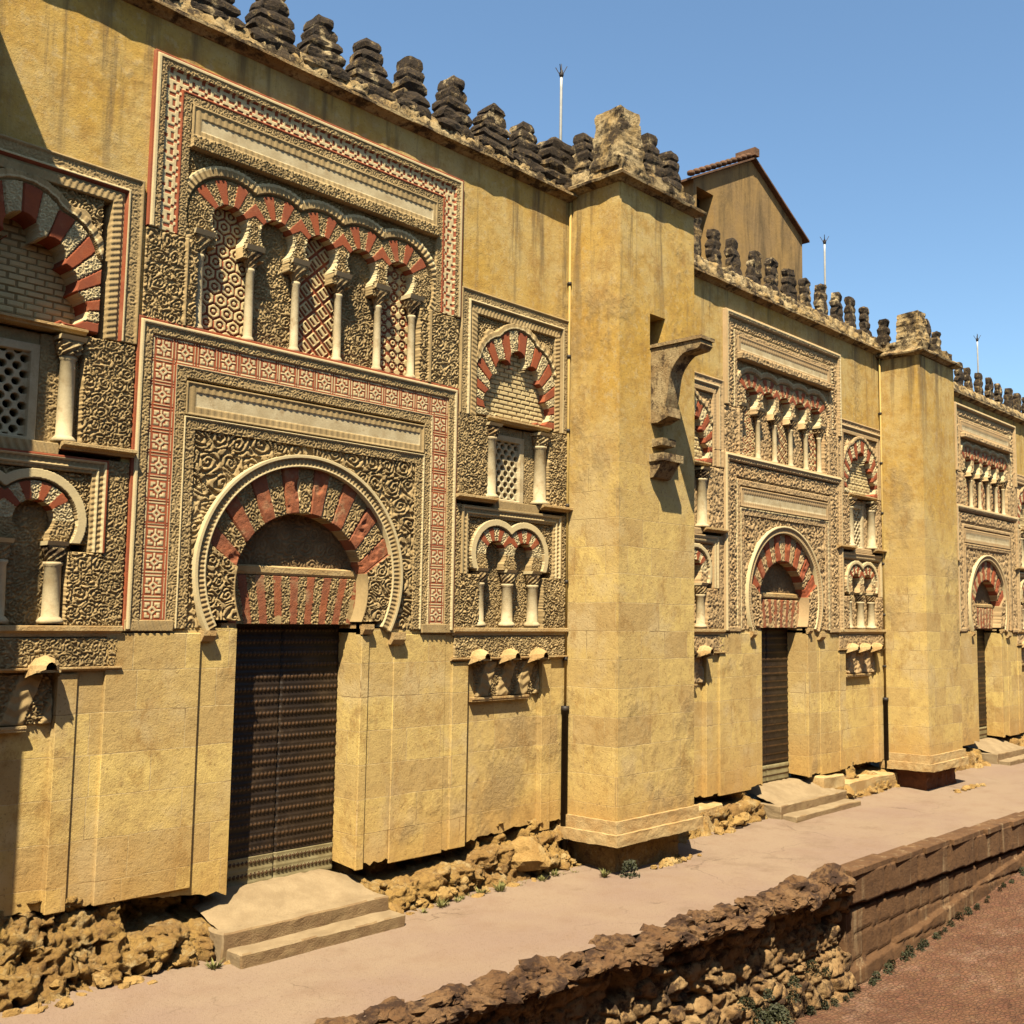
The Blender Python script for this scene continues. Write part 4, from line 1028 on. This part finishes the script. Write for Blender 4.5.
for k in range(18):
    x = 1.45 + 3.6 * (k + rnd.random()) / 18; q = rnd.random(); rock(x, -.22 - q * .36, -.40 - .21 * min(1., q * 2), rnd.uniform(.05, .14), L2, GR)
rock(4.1, -.22, -.26, .36, 'largest tan boulder lodged under the wall beside the near buttress', GR)
rock(2.35, -.34, -.50, .22, 'reddish tilted block among the rubble right of the nearest steps', GR)
L3 = 'small pale stone at the foot of the second buttress'
for k in range(9): rock(17.4 + k * .19, -1.55 - rnd.random() * .15, -.6, rnd.uniform(.07, .15), L3, GR)
L4 = 'rough stone beside the middle portal steps'
for k in range(14): rock(rnd.choice((9.7, 14.6)) + rnd.uniform(-.6, .4), -.3 - rnd.random() * .15, -.57 + .2 * rnd.random(), rnd.uniform(.08, .2), L4, GR)
L5 = 'small stone at the undercut foot of the near buttress'
for k in range(9): rock(6.1 + k * .16, -1.12 - rnd.random() * .12, -.6, rnd.uniform(.05, .13), L5, GR)
L6 = 'rough stone by the far portal steps at the right edge'
for k in range(8): rock(rnd.choice((22.3, 26.2)) + rnd.uniform(-.5, .5), -.35, -.58, rnd.uniform(.1, .22), L6, GR)

def weed_mesh(seed, n, h, spread, leaf, mat):
    r = random.Random(seed); bm = bmesh.new()
    for i in range(n):
        a = r.uniform(0, 6.28); l = h * r.uniform(.4, 1.); lean = r.uniform(.1, 1.) * spread
        bx, by = r.uniform(-.02, .02), r.uniform(-.02, .02)
        tip = Vector((bx + math.cos(a) * lean, by + math.sin(a) * lean, l)); base = Vector((bx, by, 0)); side = Vector((-math.sin(a), math.cos(a), 0)) * leaf
        mid = base.lerp(tip, .55) + Vector((0, 0, l * .12))
        v = [bm.verts.new(p) for p in (base - side * .4, base + side * .4, mid + side, tip, mid - side)]
        bm.faces.new((v[0], v[1], v[2], v[3], v[4]))
    me = bpy.data.meshes.new('weed'); bm.to_mesh(me); bm.free(); me.materials.append(MAT[mat]); return me
def leafy_mesh(seed, n, rad, h, leaf):
    r = random.Random(seed); bm = bmesh.new()
    for i in range(n):
        a, q, t = r.uniform(0, 6.28), r.random() ** .5, r.random()
        c = Vector((math.cos(a) * rad * q * (1 - .5 * t), math.sin(a) * rad * q * (1 - .5 * t), h * t))
        d1 = Vector((r.gauss(0, 1), r.gauss(0, 1), r.gauss(0, .7))).normalized(); d2 = d1.orthogonal().normalized()
        l = leaf * r.uniform(.6, 1.3)
        bm.faces.new([bm.verts.new(p) for p in (c - d1 * l, c + d2 * l * .55, c + d1 * l, c - d2 * l * .55)])
    me = bpy.data.meshes.new('weed'); bm.to_mesh(me); bm.free(); me.materials.append(MAT['leaf']); return me
WD = {'green': [leafy_mesh(i, 260, .19, .24, .028) for i in range(3)], 'dry': [weed_mesh(i + 9, 40, .16, .14, .012, 'drygrass') for i in range(3)]}
def weed(kind, x, y, z, s, lab, grp):
    o = bpy.data.objects.new('weed', rnd.choice(WD[kind])); col.objects.link(o); o.location = (x, y, z); o.scale = (s, s, s * rnd.uniform(.8, 1.2)); o.rotation_euler = (0, 0, rnd.uniform(0, 6.28))
    tag(o, lab, 'weed', grp)
for k in range(16): weed('dry', 1.9 + k * .2 + rnd.uniform(-.1, .1), -.42 - rnd.random() * .15, -.63, rnd.uniform(.5, 1.1), 'yellow-green dry weed along the rubble right of the nearest steps', 'weeds along the wall foot')
weed('dry', -1.28, -.62, -.63, .9, 'small weed at the left end of the nearest steps', 'weeds along the wall foot')
weed('green', 5.42, -1.25, -.63, .95, 'green weed clump at the corner of the near buttress', 'weeds along the wall foot')
weed('dry', 5.1, -1.0, -.63, 1., 'yellow weed left of the near buttress corner', 'weeds along the wall foot')
weed('green', 6.75, -1.2, -.63, .5, 'small dark weed under the front of the near buttress', 'weeds along the wall foot')

# ------------------------------------------------------------------ terrace, retaining wall, road
def yt(x): return -3.06 - .058 * x                        # edge of the terrace
def zroad(x): return -2.46 + .128 * max(0, x - 8.2) if x < 19 else -1.08
bm = bmesh.new(); xs = [-60, -30] + [-12 + .5 * k for k in range(90)] + [45, 90, 160]; rows = []
for x in xs:
    r_ = []
    for k in range(13):
        y = .6 + (min(yt(min(x, 60)), -1) - .6 - .05) * k / 12
        r_.append(bm.verts.new((x, y, -.62 + .018 * mnoise.noise((x * .7, y * .8, 0)) + .05 * max(0, 1 - abs(y + .4) / .5) * (1 if k > 1 else 0))))
    rows.append(r_)
for a, b in zip(rows, rows[1:]):
    for k in range(12): bm.faces.new((a[k + 1], b[k + 1], b[k], a[k]))
o = bm_obj('pavement', bm, 'pave', None, True); tag(o, 'pale dusty terrace path running along the mosque wall', 'path', None, 'structure')
bm = bmesh.new(); rows = []
for x in [-80, -40, -20] + [-10 + 1. * k for k in range(55)] + [60, 100, 200]:
    rows.append([bm.verts.new((x, y, zroad(x) + (.02 * mnoise.noise((x * .6, y * .6, 4)) if abs(y) < 20 else 0))) for y in [.4, -2, -3, -3.6, -4.2, -5, -6, -7, -8, -9.5, -11, -13, -16, -24, -60]])
for a, b in zip(rows, rows[1:]):
    for k in range(14): bm.faces.new((a[k + 1], b[k + 1], b[k], a[k]))
o = bm_obj('road', bm, 'road', None, True); tag(o, 'reddish cobbled street below the retaining wall', 'road', None, 'structure')
bm = bmesh.new(); s = 900; zg = -3.2
bm.faces.new([bm.verts.new(p) for p in ((-s, -s, zg), (s, -s, zg), (s, s, zg), (-s, s, zg))])
o = bm_obj('ground', bm, 'road', None); tag(o, 'flat ground around the street', 'ground', None, 'structure')

rw = thing('retaining_wall', 'low brown wall, rubble on the left and dressed stone on the right, holding up the path', 'retaining wall', (5, -3.4, -2.46))
XS = 8.02
# dressed part: courses of the right half
st = .045
X, T = np.meshgrid(np.linspace(XS, 48, int(40 / .06)), np.linspace(0, 1, 46))
zb = np.vectorize(zroad)(X) - .1; zt_ = -.68
Z = zb + (zt_ - zb) * T
dz = zt_ - Z
cop = dz < .50
row = np.where(cop, 0, np.floor((dz - .50) / .42) + 1); fz = np.mod(dz - .50, .42)
bx = np.mod(X + row * .47, np.where(cop, 1.15, .95)); jv = np.minimum(bx, np.abs(bx - np.where(cop, 1.15, .95))) < .028
joint = (jv | ((fz < .035) & ~cop)) & (dz > .02)
low = Z < zb + .38
H = np.where(cop, .14, .08) - np.where(joint, .03, 0) - np.where(inl(dz, .49, .55), .10, 0) + .010 * (fbm(X * 5, Z * 5, 2) - .5) + np.where(low, .03 + .07 * fbm(X * 4, Z * 4, 6), 0)
H = H + np.where(~cop & (hash2(np.floor((X + row * .47) / .95), row, 5) > .82), -.02, 0)
Yw = -3.06 - .058 * X
patch('dressed_section', X, Z, Yw - H, -2.2, ['retain'], rw)
# capping of the dressed part : flush lip of stones
bm = bmesh.new(); x = XS + .02
while x < 46:
    w = rnd.uniform(1.0, 1.5); y0_ = yt(x + w / 2)
    f = box(bm, x, x + w - .012, y0_ - .150, y0_ + .22, -.70, -.590 + rnd.uniform(-.006, .006), 0, .012); x += w
bm_obj('capping', bm, 'retain', rw)
# rubble part
X, T = np.meshgrid(np.linspace(-6, XS + .05, int(14 / .026)), np.linspace(0, 1, 80))
zb = -2.62; topz = -.74 + .10 * (fbm(X * 1.1, 0 * X, 3) - .5) - .16 * sstep(.32, .1, np.abs(X - 5.25))
Z = zb + (topz - zb) * T; dz = topz - Z
wx = X + .12 * (fbm(X * 2, Z * 2, 21) - .5); wz = Z + .10 * (fbm(X * 2, Z * 2, 22) - .5)
sA, iA = cells_stone(wx, wz * 1.25, .30, 4); sB, iB = cells_stone(wx + 3, wz * 1.1, .13, 6)
mixm = sstep(.42, .58, fbm(X * .9, Z * 1.1, 31)); s_ = sA * (1 - mixm) + sB * .6 * mixm; i_ = iA * (1 - mixm) + iB * mixm
cav = sstep(.60, .74, fbm(X * 1.5, Z * 1.8, 13))
H = .10 * s_ * (.35 + .9 * i_) + .12 * (fbm(X * 7, Z * 7, 5) - .5) + .05 * (fbm(X * 19, Z * 19, 8) - .5) - .20 * cav + .16 * sstep(.6, 0., dz) + .20 * (1 - T) ** 2
H = H - .12 * sstep(.03, .0, np.abs(dz - .98 - .06 * np.sin(X * 1.3))) 
H[-1, :] -= .35
patch('rubble_section', X, Z, -3.08 - .058 * X - H, -2.2, ['rubble'], rw)
# ragged dark coping stones on the rubble part
vs_ = [rock_mesh(20 + i, 3) for i in range(6)]
for m_ in vs_: m_.materials.clear(); m_.materials.append(MAT['coping']); m_.name = 'coping_stone'
x = -2.4; k = 0
while x < XS - .1:
    sc = rnd.uniform(.14, .22)
    low_ = .09 if 4.95 < x < 5.35 else 0
    big = 1.25 if (6.6 < x < 7.9) else 1.
    for q in range(2):
        if k >= 98: break
        o = bpy.data.objects.new('coping_stone', rnd.choice(vs_)); col.objects.link(o); o.parent = rw
        p = Vector((x + rnd.uniform(-.06, .06), yt(x) + (-.06 - .16 * q) + rnd.uniform(-.03, .03), -.68 - .09 * q - low_ + (.10 if 7.3 < x < 7.75 else 0) + rnd.uniform(-.03, .03)))
        o.location = p - rw.location; o.scale = (sc * rnd.uniform(1.2, 1.8) * big, sc * rnd.uniform(1., 1.3), sc * rnd.uniform(.55, .75) * big); o.rotation_euler = (rnd.uniform(-.3, .3), rnd.uniform(-.3, .3), rnd.uniform(-.5, .5)); k += 1
    x += sc * 1.3
# ivy and weeds at the wall foot
G2 = 'weeds along the retaining wall'
for kk in range(12):
    x = 4.6 + rnd.random() * 2.6; weed('green', x, yt(x) - .32 - rnd.random() * .18, rnd.uniform(-2.35, -1.75), rnd.uniform(.5, .95), 'dark green ivy sprig low on the rubble wall above the street', G2)
for kk in range(40):
    x = 6.8 + kk * .27 + rnd.uniform(-.1, .1); weed('green', x, yt(x) - .22 - rnd.random() * .08, zroad(x) - .02, rnd.uniform(.3, .65), 'low dark weed where the dressed wall meets the street', G2)
